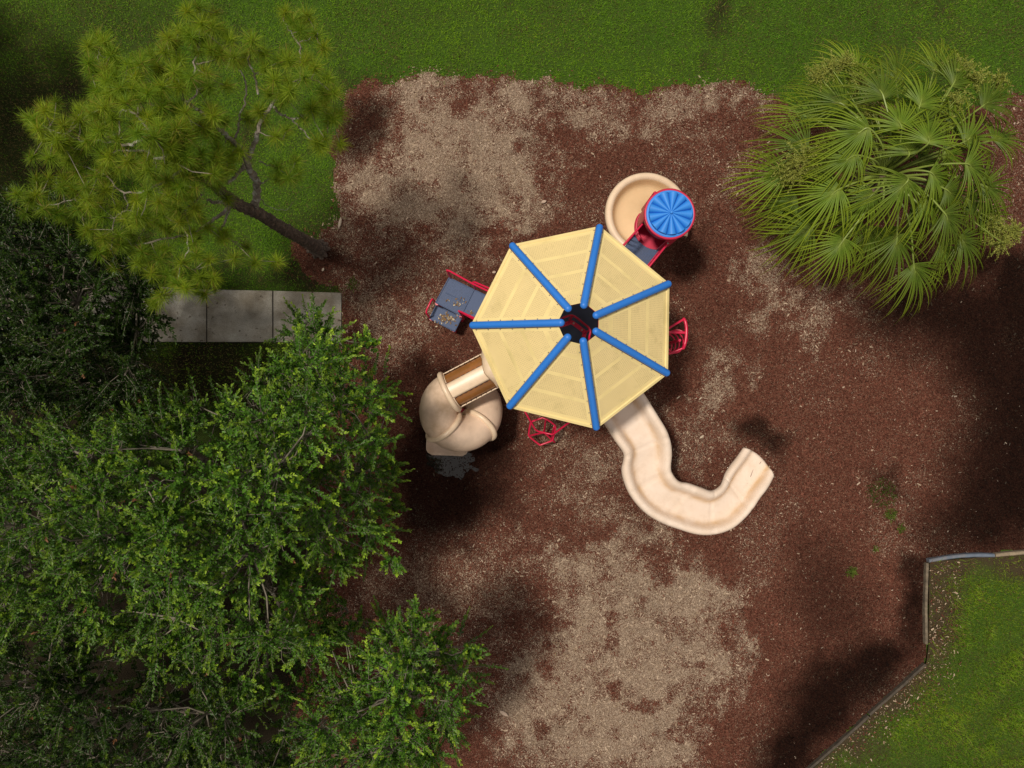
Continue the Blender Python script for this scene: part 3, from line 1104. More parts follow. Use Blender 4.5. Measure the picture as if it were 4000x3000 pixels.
# ---- open wave slide
def build_wave_slide():
    Z4 = lambda x, y, z: P(2300 + x / 2.5525, 1500 + y / 2.5525, z)
    outer = [(30, 185), (100, 300), (175, 420), (270, 570), (352, 690), (352, 770), (335, 850), (350, 950), (400, 1080), (490, 1210), (610, 1320), (760, 1402),
             (910, 1455), (1060, 1500), (1200, 1512), (1330, 1490), (1450, 1438), (1560, 1345), (1650, 1240), (1715, 1140), (1800, 1035), (1862, 930)]
    inner = [(395, -120), (490, -10), (565, 110), (690, 310), (780, 460), (822, 580), (835, 700), (825, 850), (868, 940), (925, 985), (1000, 996), (1130, 1040),
             (1235, 1072), (1318, 1025), (1352, 960), (1372, 900), (1425, 815), (1500, 725), (1562, 640)]

    def resample(pl, n):
        q = [Vector((x, y, 0)) for x, y in pl]
        q = spline(q, 6)
        d = [0]
        for i in range(1, len(q)): d.append(d[-1] + (q[i] - q[i - 1]).length)
        out = []
        for k in range(n):
            t = d[-1] * k / (n - 1)
            j = max(1, next((i for i in range(len(d)) if d[i] >= t - 1e-6), len(d) - 1))
            u = (t - d[j - 1]) / max(1e-9, d[j] - d[j - 1])
            out.append(q[j - 1].lerp(q[j], u))
        return out
    n = 97
    # pair outer and inner stations by matching keys along both edges
    ko = [0, 4.0, 8, 11, 14.5, 18, 21]; ki = [0, 4.2, 7, 10.5, 12.3, 14.5, 18]
    def at(pl, idx):
        q = [Vector((x, y, 0)) for x, y in pl]
        i = min(int(idx), len(q) - 2); t = idx - i
        g = lambda j: q[max(0, min(len(q) - 1, j))]
        a, b, c, d = g(i - 1), g(i), g(i + 1), g(i + 2)
        return 0.5 * ((2 * b) + (c - a) * t + (2 * a - 5 * b + 4 * c - d) * t * t + (3 * b - a - 3 * c + d) * t ** 3)
    st = []
    for k in range(n):
        u = k / (n - 1)
        io = np.interp(u * (len(ko) - 1), range(len(ko)), ko); ii = np.interp(u * (len(ki) - 1), range(len(ki)), ki)
        st.append((u, at(outer, io), at(inner, ii)))
    half_p = [(0.0, .08), (0.004, .15), (0.02, .225), (0.055, .262), (0.10, .268), (0.135, .245), (0.165, .20), (0.19, .14), (0.215, .08), (0.245, .035), (0.285, .010), (0.34, 0.0), (0.42, -.003)]
    prof = half_p + [(0.5, -.004)] + [(1 - t, h) for t, h in half_p[::-1]]
    seams = [0.19, 0.345, 0.50, 0.655, 0.82]
    vs, fs = [], []
    m = len(prof)
    endd = (Z4(1700, 760, .4) - Z4(1640, 850, .4)); endd.z = 0; endd.normalize()
    for (u, o, i) in st:
        zb = 1.70 * (1 - u) ** 1.15 + 0.30
        if u < 0.13: zb = max(zb, 1.70)
        zb = min(zb, 1.78)
        so, si = Z4(o.x, o.y, zb + .24), Z4(i.x, i.y, zb + .24)
        ridge = 0.0
        for s_ in seams:
            if abs(u - s_) < 0.006: ridge = -.020
        flat = 1 - 0.35 * sstep(np.float64(0.9), np.float64(1.0), np.float64(u))
        for (t, h) in prof:
            p = so.lerp(si, t)
            if u > .88:
                p = p + endd * (.13 * ((u - .88) / .12) ** 2 * (1 - (2 * t - 1) ** 2))
            vs.append((p.x, p.y, zb + h * flat + ridge))
    for a in range(n - 1):
        for k in range(m - 1):
            fs.append((a * m + k, (a + 1) * m + k, (a + 1) * m + k + 1, a * m + k + 1))
    mb = MB()
    mb.add(vs, fs)
    # rolled lip of the exit
    o = mb.build('wave_slide', M['tan_worn'], play, angle=0)
    at_ = o.data.attributes.new('channel_ochre', 'FLOAT', 'POINT')
    at_.data.foreach_set('value', np.array([math.exp(-((min(t, 1 - t) - .235) / .055) ** 2) for _ in st for (t, h) in prof], np.float32))  # ochre band along both channel walls
    sm = o.modifiers.new('thickness', 'SOLIDIFY'); sm.thickness = 0.02; sm.offset = 0
    o['label'] = 'open tan slide curving in a hook to the lower right'
    # legs under it
    for u in (0.55, 0.86):
        (uu, a, b) = st[int(u * (n - 1))]
        zb = 1.70 * (1 - u) ** 1.15 + 0.30
        mid = (Z4(a.x, a.y, zb + .24) + Z4(b.x, b.y, zb + .24)) / 2
        q = MB(); q.tube([(mid.x, mid.y, -.05), (mid.x, mid.y, zb - .015)], .04, 10)
        q.build('slide_leg', M['red'], o)
    q = MB()
    for (x0, y0, x1, y1, u) in ((1640, 850, 1590, 980, .93), (1720, 770, 1700, 800, .96), (1545, 1140, 1480, 1205, .87), (1480, 1205, 1390, 1255, .84), (715, 1150, 770, 1218, .62), (870, 1270, 905, 1277, .7), (1580, 985, 1550, 1135, .9)):
        zz = 1.70 * (1 - u) ** 1.15 + 0.30
        A, Bp = Z4(x0, y0, zz + .01), Z4(x1, y1, zz + .01)
        q = MB()
        q.tube([A, A.lerp(Bp, .5) + Vector((.004, .003, 0)), Bp], [.002, .006, .002], 5)
        q.build('scuff_mark', M['rib_seam'], o)


build_wave_slide()


# ---- closed tube slide
def build_tube_slide():
    rT, Rh = 0.385, 0.48
    ring1 = Vector((-1.308, -0.166, 2.17))
    hd = R(207.6)
    start = Vector((-0.42, 0.298, 2.24))
    dirv = (ring1 - start).normalized()
    side = Vector((-dirv.y, dirv.x, 0)).normalized()
    upv = dirv.cross(side); upv = upv if upv.z > 0 else -upv
    root = empty('tube_slide', (start.x - CX, start.y - CY, 0))
    root.parent = play
    root['label'] = 'closed tan tube slide with amber windows coiling down to the ground'

    def off(o):
        return o
    # straight section, made of cream strips with two amber windows let in
    nst = 14
    def arc(a0, a1, r, na, mat_mb, t0=0.0, t1=1.0, scallop=0):
        vs, fs = [], []
        for i in range(nst + 1):
            t = t0 + (t1 - t0) * i / nst
            c = start.lerp(ring1, t)
            for k in range(na + 1):
                a = a0 + (a1 - a0) * k / na
                vs.append(c + side * math.sin(a) * r + upv * math.cos(a) * r)
        for i in range(nst):
            for k in range(na):
                j = i * (na + 1) + k
                fs.append((j, j + 1, j + na + 2, j + na + 1))
        mat_mb.add(vs, fs)
    sh = MB()
    arc(R(-24), R(24), rT, 8, sh)
    arc(R(76), R(284), rT, 26, sh)
    for s in (-1, 1):
        arc(s * R(24), s * R(76), rT, 10, sh, 0.0, 0.06)
        arc(s * R(24), s * R(76), rT, 10, sh, 0.92, 1.0)
    o = sh.build('tube_section', M['tan'], root, angle=0)
    o.modifiers.new('thickness', 'SOLIDIFY').thickness = 0.018
    for s in (-1, 1):
        w = MB(); arc(s * R(22), s * R(78), rT - .022, 12, w, 0.04, 0.94)
        for t in np.linspace(.08, .90, 8):
            c = start.lerp(ring1, t)
            a = s * R(25.5)
            pb = c + side * math.sin(a) * (rT + .004) + upv * math.cos(a) * (rT + .004)
            w.tube([pb - dirv * .035, pb + dirv * .035], .010, 6, 1)
            a = s * R(74.5)
            pb = c + side * math.sin(a) * (rT + .004) + upv * math.cos(a) * (rT + .004)
            w.disc(pb, side * math.sin(a) + upv * math.cos(a), .012, .008, mat=1)
        w.build('window', [M['amber'], M['rib_seam']], root, angle=0)
    # flared hood against the deck
    hb = MB(); vs, fs = [], []
    na = 40
    hp = [(0.02, rT + .012), (-.02, rT + .06), (-.08, rT + .095), (-.20, rT + .11), (-.36, rT + .115)]
    for j, (t, r) in enumerate(hp):
        for k in range(na):
            a = 2 * math.pi * k / na
            rr = r * (1 + (.05 * math.cos(a * 4) if j < 3 else 0))
            tt = t - (.07 * abs(math.sin(a)) if j < 3 else 0) + (0.06 * max(0, math.cos(a)) if j < 3 else 0)
            c = start - dirv * (-tt - .06)
            vs.append(c + side * math.sin(a) * rr + upv * math.cos(a) * rr)
    for j in range(len(hp) - 1):
        for k in range(na):
            k2 = (k + 1) % na
            fs.append((j * na + k, j * na + k2, (j + 1) * na + k2, (j + 1) * na + k))
    hb.add(vs, fs)
    hb.build('hood', M['tan'], root, angle=0).modifiers.new('thickness', 'SOLIDIFY').thickness = 0.015
    # coil
    c0 = Vector((ring1.x + Rh * math.cos(hd + math.pi / 2), ring1.y + Rh * math.sin(hd + math.pi / 2), 0))
    tot = R(413)
    zend = 0.56
    def helix(t):
        h = hd + tot * t
        e = t * t * (3 - 2 * t) * .25 + t * .75
        return Vector((c0.x + Rh * math.cos(h - math.pi / 2), c0.y + Rh * math.sin(h - math.pi / 2), ring1.z + (zend - ring1.z) * e))
    cuts = [0.0, 0.245, 0.49, 0.735, 1.0]
    for s in range(4):
        b = MB()
        pts = [helix(cuts[s] + (cuts[s + 1] - cuts[s]) * i / 20) for i in range(21)]
        if s == 0: pts = [pts[0] - dirv * .06] + pts
        b.tube(pts, rT, 40, caps=False)
        b.build('tube_section', M['tan_dull'], root, angle=0).modifiers.new('thickness', 'SOLIDIFY').thickness = -0.012
    for s in range(5):
        t = cuts[s]
        p = helix(t)
        d = (helix(min(1, t + .004)) - helix(max(0, t - .004))).normalized()
        if s == 0: d = dirv
        u = d.cross(Vector((0, 0, 1))).normalized(); v = d.cross(u)
        b = MB()
        b.tube([p + (u * math.cos(a) + v * math.sin(a)) * (rT + .022) for a in np.linspace(0, 2 * math.pi, 49)[:-1]], 0.062, 12, closed=True)
        b.build('tube_flange', M['tan'], root)
    # exit chute: lower half of the tube opening out
    h = hd + tot + R(7)
    d = Vector((math.cos(h), math.sin(h), 0)); sd_ = Vector((-d.y, d.x, 0))
    e0 = helix(1.0)
    vs, fs = [], []
    ns, na = 16, 24
    for i in range(ns + 1):
        t = i / ns
        op = sstep(np.float64(.1), np.float64(.7), np.float64(t))
        c = e0 + d * (1.18 * t - .03 * t ** 8) + Vector((0, 0, -.10 * t * (2 - t))) + sd_ * (.10 * op)
        for k in range(na + 1):
            q = k / na
            a0 = R(180 - 8 - 95 * op)
            a = -a0 + 2 * a0 * q
            rr = rT * (1 + .03 * t)
            if t > .82: a *= 1 - .42 * ((t - .82) / .18) ** 2
            flat = 1 - .28 * op
            vs.append(c + sd_ * math.sin(a) * rr * (1 + .26 * op) + Vector((0, 0, -math.cos(a) * rr * flat)))
    for i in range(ns):
        for k in range(na):
            j = i * (na + 1) + k
            fs.append((j, j + 1, j + na + 2, j + na + 1))
    b = MB(); b.add(vs, fs)
    b.build('exit_chute', M['tan_dull'], root, angle=0).modifiers.new('thickness', 'SOLIDIFY').thickness = 0.02
    q = MB(); q.tube([(c0.x, c0.y, -.05), (c0.x, c0.y, 1.25)], .05, 12)
    q.build('slide_post', M['red'], root)


build_tube_slide()


# ---- spiral slide with red barrel and blue cap
def build_spiral():
    ax = Vector((3.03, 3.70, 0)); Ro = 0.97
    root = empty('spiral_slide', (ax.x - CX, ax.y - CY, 0))
    root.parent = play
    root['label'] = 'round tan spiral slide under a red barrel with blue ribbed cap'
    n = 90
    prof = [(0.06, -.01), (0.10, -.02), (.25, -.025), (.45, -.03), (.60, -.025), (.70, 0.0), (.76, .04), (.805, .12), (.835, .22), (.855, .29), (.88, .325), (.92, .335), (.955, .32), (.975, .28), (.98, .12)]
    vs, fs = [], []
    m = len(prof)
    for i in range(n + 1):
        t = i / n
        a = R(262) - R(268) * t
        z = 1.42 - .95 * t
        for (r, h) in prof:
            vs.append((ax.x + r * math.cos(a), ax.y + r * math.sin(a), z + h + .06 * (1 - r)))
    # short run-out
    a = R(262) - R(268)
    d = Vector((math.cos(a - math.pi / 2), math.sin(a - math.pi / 2), 0))
    for i in range(1, 9):
        for (r, h) in prof:
            p = Vector((ax.x + r * math.cos(a), ax.y + r * math.sin(a), 0)) + d * (.03 * i)
            vs.append((p.x, p.y, .47 - .015 * i + h))
    tot = n + 9
    for i in range(tot - 1):
        for k in range(m - 1):
            fs.append((i * m + k, i * m + k + 1, (i + 1) * m + k + 1, (i + 1) * m + k))
    b = MB(); b.add(vs, fs)
    b.mi = [1 if i % (m - 1) >= m - 6 else 0 for i in range(len(fs))]  # lit lip painted in: rim faces take the lighter tan
    b.build('chute', [M['basin'], M['tan']], root, angle=0).modifiers.new('thickness', 'SOLIDIFY').thickness = 0.02
    q = MB(); q.tube([(ax.x, ax.y, -.05), (ax.x, ax.y, 1.6)], .055, 14)
    q.build('slide_post', M['red'], root)
    # barrel
    bc = Vector((3.08, 3.32, 0)); rb = .462
    z0, z1 = DECKZ - .02, 3.30
    face = math.atan2(CY - bc.y, CX - bc.x)      # towards the main deck
    vs, fs = [], []
    na, nz = 48, 7
    half = R(40)
    for j in range(nz + 1):
        z = z0 + (z1 - z0) * j / nz
        for k in range(na + 1):
            a = face + half + (2 * math.pi - 2 * half) * k / na
            r = rb * (1 + .012 * math.sin(j / nz * math.pi))
            vs.append((bc.x + r * math.cos(a), bc.y + r * math.sin(a), z))
    for j in range(nz):
        for k in range(na):
            i0 = j * (na + 1) + k
            fs.append((i0, i0 + 1, i0 + na + 2, i0 + na + 1))
    # header above the entrance
    base = len(vs)
    for z in (z1 - .30, z1):
        for k in range(17):
            a = face - half + 2 * half * k / 16
            vs.append((bc.x + rb * math.cos(a), bc.y + rb * math.sin(a), z))
    for k in range(16):
        fs.append((base + k, base + k + 1, base + 17 + k + 1, base + 17 + k))
    b = MB(); b.add(vs, fs)
    ang = np.linspace(0, 2 * math.pi, 61)[:-1]
    b.tube([(bc.x + (rb + .012) * math.cos(t), bc.y + (rb + .012) * math.sin(t), z1 + .01) for t in ang], .03, 10, closed=True)
    for dz in (.15, .26, .37):                   # moulded grip ribs on the far side
        b.tube([(bc.x + (rb + .008) * math.cos(t), bc.y + (rb + .008) * math.sin(t), z0 + dz) for t in np.linspace(R(150), R(215), 12)], .02, 8, ball=True)
    t = R(124)
    b.tube([(bc.x + (rb + .035) * math.cos(t), bc.y + (rb + .035) * math.sin(t), z0), (bc.x + (rb + .035) * math.cos(t), bc.y + (rb + .035) * math.sin(t), z1 - .02)], .04, 12, ball=True)
    b.tube([(bc.x, bc.y, z0 - .03), (bc.x, bc.y, z0 + .05)], [rb - .01, rb - .01], 40)
    o = b.build('barrel', M['red_plastic'], root, angle=50)
    o.modifiers.new('thickness', 'SOLIDIFY').thickness = 0.012
    # cap: shallow cone of 14 rounded pleats inside a rim
    b = MB(); vs, fs = [], []
    npl, sub = 13, 12
    na = npl * sub
    nr = 12
    for j in range(nr + 1):
        s = j / nr
        for k in range(na):
            a = 2 * math.pi * k / na + .2
            ph = (k % sub) / sub
            arch = math.sqrt(max(0.0, 1 - (2 * ph - 1) ** 2))
            r = .415 * s
            z = z1 + .16 - .13 * s + .115 * arch * s
            vs.append((bc.x + (r * (1 + .0 * arch)) * math.cos(a), bc.y + r * math.sin(a), z))
    for j in range(nr):
        for k in range(na):
            k2 = (k + 1) % na
            if j == 0 and False: continue
            fs.append((j * na + k, (j + 1) * na + k, (j + 1) * na + k2, j * na + k2))
    # skirt of the pleats and flat rim
    base = len(vs)
    for k in range(na):
        a = 2 * math.pi * k / na + .2
        vs.append((bc.x + .417 * math.cos(a), bc.y + .417 * math.sin(a), z1 + .045))
    for k in range(na):
        k2 = (k + 1) % na
        fs.append((nr * na + k, base + k, base + k2, nr * na + k2))
    rim = [(.417, .045), (.452, .045), (.462, .035), (.462, -.02)]
    for (r, h) in rim[1:]:
        for k in range(na):
            a = 2 * math.pi * k / na + .2
            vs.append((bc.x + r * math.cos(a), bc.y + r * math.sin(a), z1 + h))
    for q_ in range(3):
        for k in range(na):
            k2 = (k + 1) % na
            fs.append((base + q_ * na + k, base + (q_ + 1) * na + k, base + (q_ + 1) * na + k2, base + q_ * na + k2))
    b.add(vs, fs)
    b.tube([(bc.x, bc.y, z1 + .19), (bc.x, bc.y, z1 + .212)], [.03, .022], 12)
    b.build('cap', M['cap_blue'], root, angle=50)
    # bridge deck and pipe rails
    Z2 = lambda x, y, z: P(2200 + x / 3.318, 600 + y / 3.318, z)
    b = MB()
    c = [Z2(945, 1015, DECKZ + .02), Z2(1280, 1250, DECKZ + .02), Z2(1040, 1560, DECKZ + .02), Z2(700, 1330, DECKZ + .02)]
    b.prism([tuple(p[:2]) for p in c], DECKZ - .06, DECKZ + .02, 0, bevel=.01)
    b.build('bridge_deck', M['deck'], root, angle=30)
    for (x0, y0, x1, y1) in ((1045, 895, 700, 1275), (1355, 1165, 1030, 1570)):
        b = MB()
        A, Bp = Z2(x0, y0, DECKZ + .95), Z2(x1, y1, DECKZ + .95)
        b.tube([A, Bp], .022, 10, ball=True)
        A2, B2 = Vector((A.x, A.y, DECKZ + .08)), Vector((Bp.x, Bp.y, DECKZ + .08))
        b.tube([A2, B2], .02, 8)
        for t in np.linspace(0.03, .97, 8):
            b.tube([A.lerp(Bp, t), A2.lerp(B2, t)], .011, 6)
        b.disc(A + Vector((0, 0, .015)), (0, 0, 1), .02, .012, 10, 1)
        b.build('guard_rail', [M['red'], M['steel']], root)


build_spiral()


# ---- stepped entry platforms on the left
def build_entry():
    Z1 = lambda x, y, z: P(1600 + x / 3.0157, 850 + y / 3.0157, z)
    zA, zB, zC = .95, 1.28, .55

    def slab(name, pts, z, ribs):
        b = MB()
        pl = [tuple(Z1(x, y, z)[:2]) for x, y in pts]
        b.prism(pl, z - .07, z, 0, bevel=.008)
        cx = [Vector((*p, z)) for p in pl]
        for i in range(4):
            b.tube([cx[i] + Vector((0, 0, .004)), cx[(i + 1) % 4] + Vector((0, 0, .004))], .014, 6, 1)
        for (x0, y0, x1, y1) in ribs:
            b.tube([Z1(x0, y0, z + .002), Z1(x1, y1, z + .002)], .012, 6, 1)
        return b.build(name, [M['deck'], M['deck_rim']], play, angle=30)
    slab('step', [(465, 708), (760, 850), (610, 1160), (308, 1000)], zA, [(425, 885), (690, 1005)] and [(425, 885, 690, 1005)])
    slab('step', [(760, 850), (1010, 970), (870, 1245), (632, 1110)], zB, [])
    slab('step', [(315, 1032), (612, 1180), (530, 1342), (235, 1188)], zC, [])
    for pts, z in (([(320, 1010), (600, 1150), (480, 730)], zA), ([(250, 1190), (520, 1325), (600, 1190)], zC)):
        for x, y in pts:
            b = MB()
            p = Z1(x, y, z)
            b.tube([(p.x, p.y, -.05), (p.x, p.y, z - .03)], .04, 10)
            b.build('step_leg', M['red'], play)
    # rails
    def rail(pts, r=.021):
        b = MB()
        b.tube(pts, r, 10, ball=True)
        return b.build('hand_rail', M['red'], play)
    rail([Z1(485, 712, zA), Z1(447, 640, zA + .5), Z1(440, 620, zA + .56), Z1(470, 628, zA + .58), Z1(740, 778, zB + .55), Z1(930, 868, zB + .75), Z1(1010, 905, zB + .8)])
    rail([Z1(772, 845, zB), Z1(757, 790, zB + .4), Z1(748, 762, zB + .5), Z1(770, 760, zB + .52), Z1(935, 832, zB + .75), Z1(1010, 866, zB + .85)])
    rail([Z1(312, 1000, zC), Z1(285, 975, zC + .32), Z1(266, 960, zC + .38), Z1(250, 985, zC + .40), Z1(200, 1090, zC + .40), Z1(197, 1120, zC + .38), Z1(235, 1180, zC)])
    rail([Z1(640, 1195, zC), Z1(600, 1130, zB + .2), Z1(580, 1100, zB + .35), Z1(600, 1108, zB + .37), Z1(755, 1180, zB + .6), Z1(850, 1225, zB + .7)])
    rail([Z1(625, 1150, zB + .05), Z1(610, 1122, zB + .2), Z1(752, 1196, zB + .4), Z1(840, 1240, zB + .5)], .017)
    rng = np.random.default_rng(77)
    V, C = [], []
    for (cx_, cy_, sx_, sy_, z, m) in ((560, 1150, 0, 0, zA, 0), (570, 1000, 95, 60, zA, 26), (455, 1190, 120, 60, zC, 80), (410, 1160, 70, 50, zC, 20), (720, 1110, 40, 30, zB, 6)):
        for _ in range(m):
            p = Z1(cx_ + rng.normal(0, sx_ * .55), cy_ + rng.normal(0, sy_ * .55), z + .016)
            a = rng.uniform(0, 6.28); l = rng.uniform(.010, .032); w = l * rng.uniform(.3, .7)
            u = Vector((math.cos(a), math.sin(a), rng.normal(0, .15))) * l; v = Vector((-math.sin(a), math.cos(a), rng.normal(0, .2))) * w
            V += [tuple(p - u - v), tuple(p + u - v * .6), tuple(p + u + v), tuple(p - u * .8 + v)]
            c_ = (np.array([.20, .12, .06]) if rng.random() < .6 else np.array([.50, .42, .30])) * rng.uniform(.6, 1.2)
            C += [c_] * 4
    me = arr_mesh('step_litter', np.array(V), np.arange(len(V)).reshape(-1, 4), color=np.array(C))
    tag(link('leaf_litter', me, M['chip'], smooth=False), 'bits of bark and dry leaf lying on the blue entry steps', 'litter', kind='stuff')


build_entry()


# ---- bent pipe climber below the roof's lower edge
def build_pipe_climber():
    Z8 = lambda x, y, z: P(1950 + x / 4.9156, 1500 + y / 4.9156, z)
    b = MB()
    r = .021
    hi = 1.55
    pts = [Z8(430, 420, DECKZ), Z8(525, 580, hi + .1), Z8(610, 735, hi - .05), Z8(690, 870, hi - .25), Z8(740, 905, hi - .3), Z8(860, 935, hi - .32), Z8(1010, 968, hi - .3), Z8(1070, 945, hi - .25), Z8(1180, 858, hi), Z8(1300, 770, hi + .15), Z8(1420, 690, DECKZ)]
    b.tube(pts, r, 10)
    lo = .95
    ring = [Z8(830, 650, lo), Z8(640, 715, lo - .05), Z8(608, 740, lo - .08), Z8(580, 860, lo - .2), Z8(565, 975, lo - .3), Z8(585, 1015, lo - .33), Z8(680, 1095, lo - .4), Z8(770, 1165, lo - .45), Z8(810, 1165, lo - .45), Z8(1000, 1095, lo - .40), Z8(1030, 1070, lo - .38), Z8(1060, 950, lo - .25), Z8(1082, 850, lo - .1), Z8(1075, 800, lo - .05), Z8(1000, 735, lo), Z8(915, 680, lo), ]
    b.tube(ring, r, 10, closed=True)
    b.tube([Z8(565, 1000, lo - .32), Z8(700, 965, lo - .45), Z8(870, 930, lo - .6)], r, 8)
    b.tube([Z8(895, 670, lo), Z8(878, 800, lo - .4), Z8(860, 920, lo - .62), Z8(850, 960, 0)], r, 8)
    b.tube([Z8(870, 935, lo - .6), Z8(960, 1025, .25), Z8(1075, 1125, 0)], r, 8)
    b.tube([Z8(1050, 830, lo - .1), Z8(1020, 960, .5), Z8(1005, 1080, .05), Z8(1000, 1100, -.05)], r, 8)
    b.tube([Z8(785, 1170, lo - .45), Z8(800, 1150, 0)], r, 8)
    o = b.build('pipe_climber', M['red'], play)
    o['label'] = 'red climber of bent pipes below the roof edge'


build_pipe_climber()


# ---- coil climber on the right
def build_coil_climber():
    Z6 = lambda x, y, z: P(2500 + x / 3.687, 1150 + y / 3.687, z)
    b = MB()
    zt_ = 2.15
    b.tube([Z6(330, 540, zt_ + .05), Z6(455, 462, zt_), Z6(630, 358, zt_ - .02)], .024, 10)
    b.tube(spline([Z6(632, 356, zt_ - .02), Z6(655, 400, zt_), Z6(668, 480, zt_), Z6(668, 560, zt_), Z6(660, 650, zt_), Z6(645, 720, zt_), Z6(625, 772, zt_ - .03)], 4), .034, 12, ball=True)
    b.tube([Z6(625, 772, zt_ - .03), Z6(455, 838, zt_ - .10), Z6(330, 890, zt_ - .1)], .024, 10)
    b.tube([Z6(655, 552, zt_), Z6(455, 545, zt_), Z6(330, 542, zt_)], .030, 10)
    c = Z6(425, 700, 1.0)
    pts = []
    for i in range(0, 150):
        t = i / 149
        a = 2 * math.pi * 4.0 * t
        pts.append((c.x + .01 + .205 * math.cos(a), c.y + .24 * math.sin(a), 1.75 * (1 - t) + .15))
    b.tube(pts, .017, 8, ball=True)
    b.tube([(c.x, c.y, -.05), (c.x, c.y, zt_ - .02)], .03, 10)
    o = b.build('coil_climber', M['red'], play)
    o['label'] = 'red coil climber with bent top rail right of the roof'


build_coil_climber()

# ------------------------------------------------------------------ leaves and twigs for the broadleaf trees
def unit(v):
    return v / np.maximum(np.linalg.norm(v, axis=-1, keepdims=True), 1e-9)


def leaf_mesh(name, p, ax, nm, L, W, col, mat, parent):
    """p,ax,nm (N,3): one six-point folded leaf each"""
    n = len(p)
    ax = unit(ax); sd_ = unit(np.cross(ax, nm)); nm = np.cross(sd_, ax)
    V = np.zeros((n, 6, 3), np.float32)
    L = L[:, None]; W = W[:, None]
    V[:, 0] = p
    V[:, 1] = p + ax * L * .35 + sd_ * W * .5 + nm * W * .14
    V[:, 2] = p + ax * L * .74 + sd_ * W * .40 + nm * W * .08 - nm * L * .03
    V[:, 3] = p + ax * L - nm * L * .10
    V[:, 4] = p + ax * L * .74 - sd_ * W * .40 + nm * W * .08 - nm * L * .03
    V[:, 5] = p + ax * L * .35 - sd_ * W * .5 + nm * W * .14
    b = np.arange(n)[:, None] * 6
    f = np.concatenate([b + np.array([0, 3, 2, 1]), b + np.array([0, 5, 4, 3])], 0)
    me = arr_mesh(name, V.reshape(-1, 3), f, color=np.repeat(col, 6, 0))
    return link(name, me, mat, parent, smooth=False)


def tri_twigs(segs):
    """segs: list of (a, b, ra, rb) arrays -> verts, faces of three-sided twigs"""
    A = np.array([s[0] for s in segs]); B = np.array([s[1] for s in segs])
    ra = np.array([s[2] for s in segs])[:, None]; rb = np.array([s[3] for s in segs])[:, None]
    d = unit(B - A)
    ref = np.where(np.abs(d[:, 2:3]) < .9, np.array([[0, 0, 1.0]]), np.array([[1.0, 0, 0]]))
    u = unit(np.cross(d, ref)); v = np.cross(d, u)
    n = len(A)
    V = np.zeros((n, 6, 3))
    for k in range(3):
        a = 2 * np.pi * k / 3
        o = u * np.cos(a) + v * np.sin(a)
        V[:, k] = A + o * ra
        V[:, 3 + k] = B + o * rb
    b = np.arange(n)[:, None] * 6
    f = np.concatenate([b + np.array([k, (k + 1) % 3, 3 + (k + 1) % 3, 3 + k]) for k in range(3)], 0)
    return V.reshape(-1, 3), f


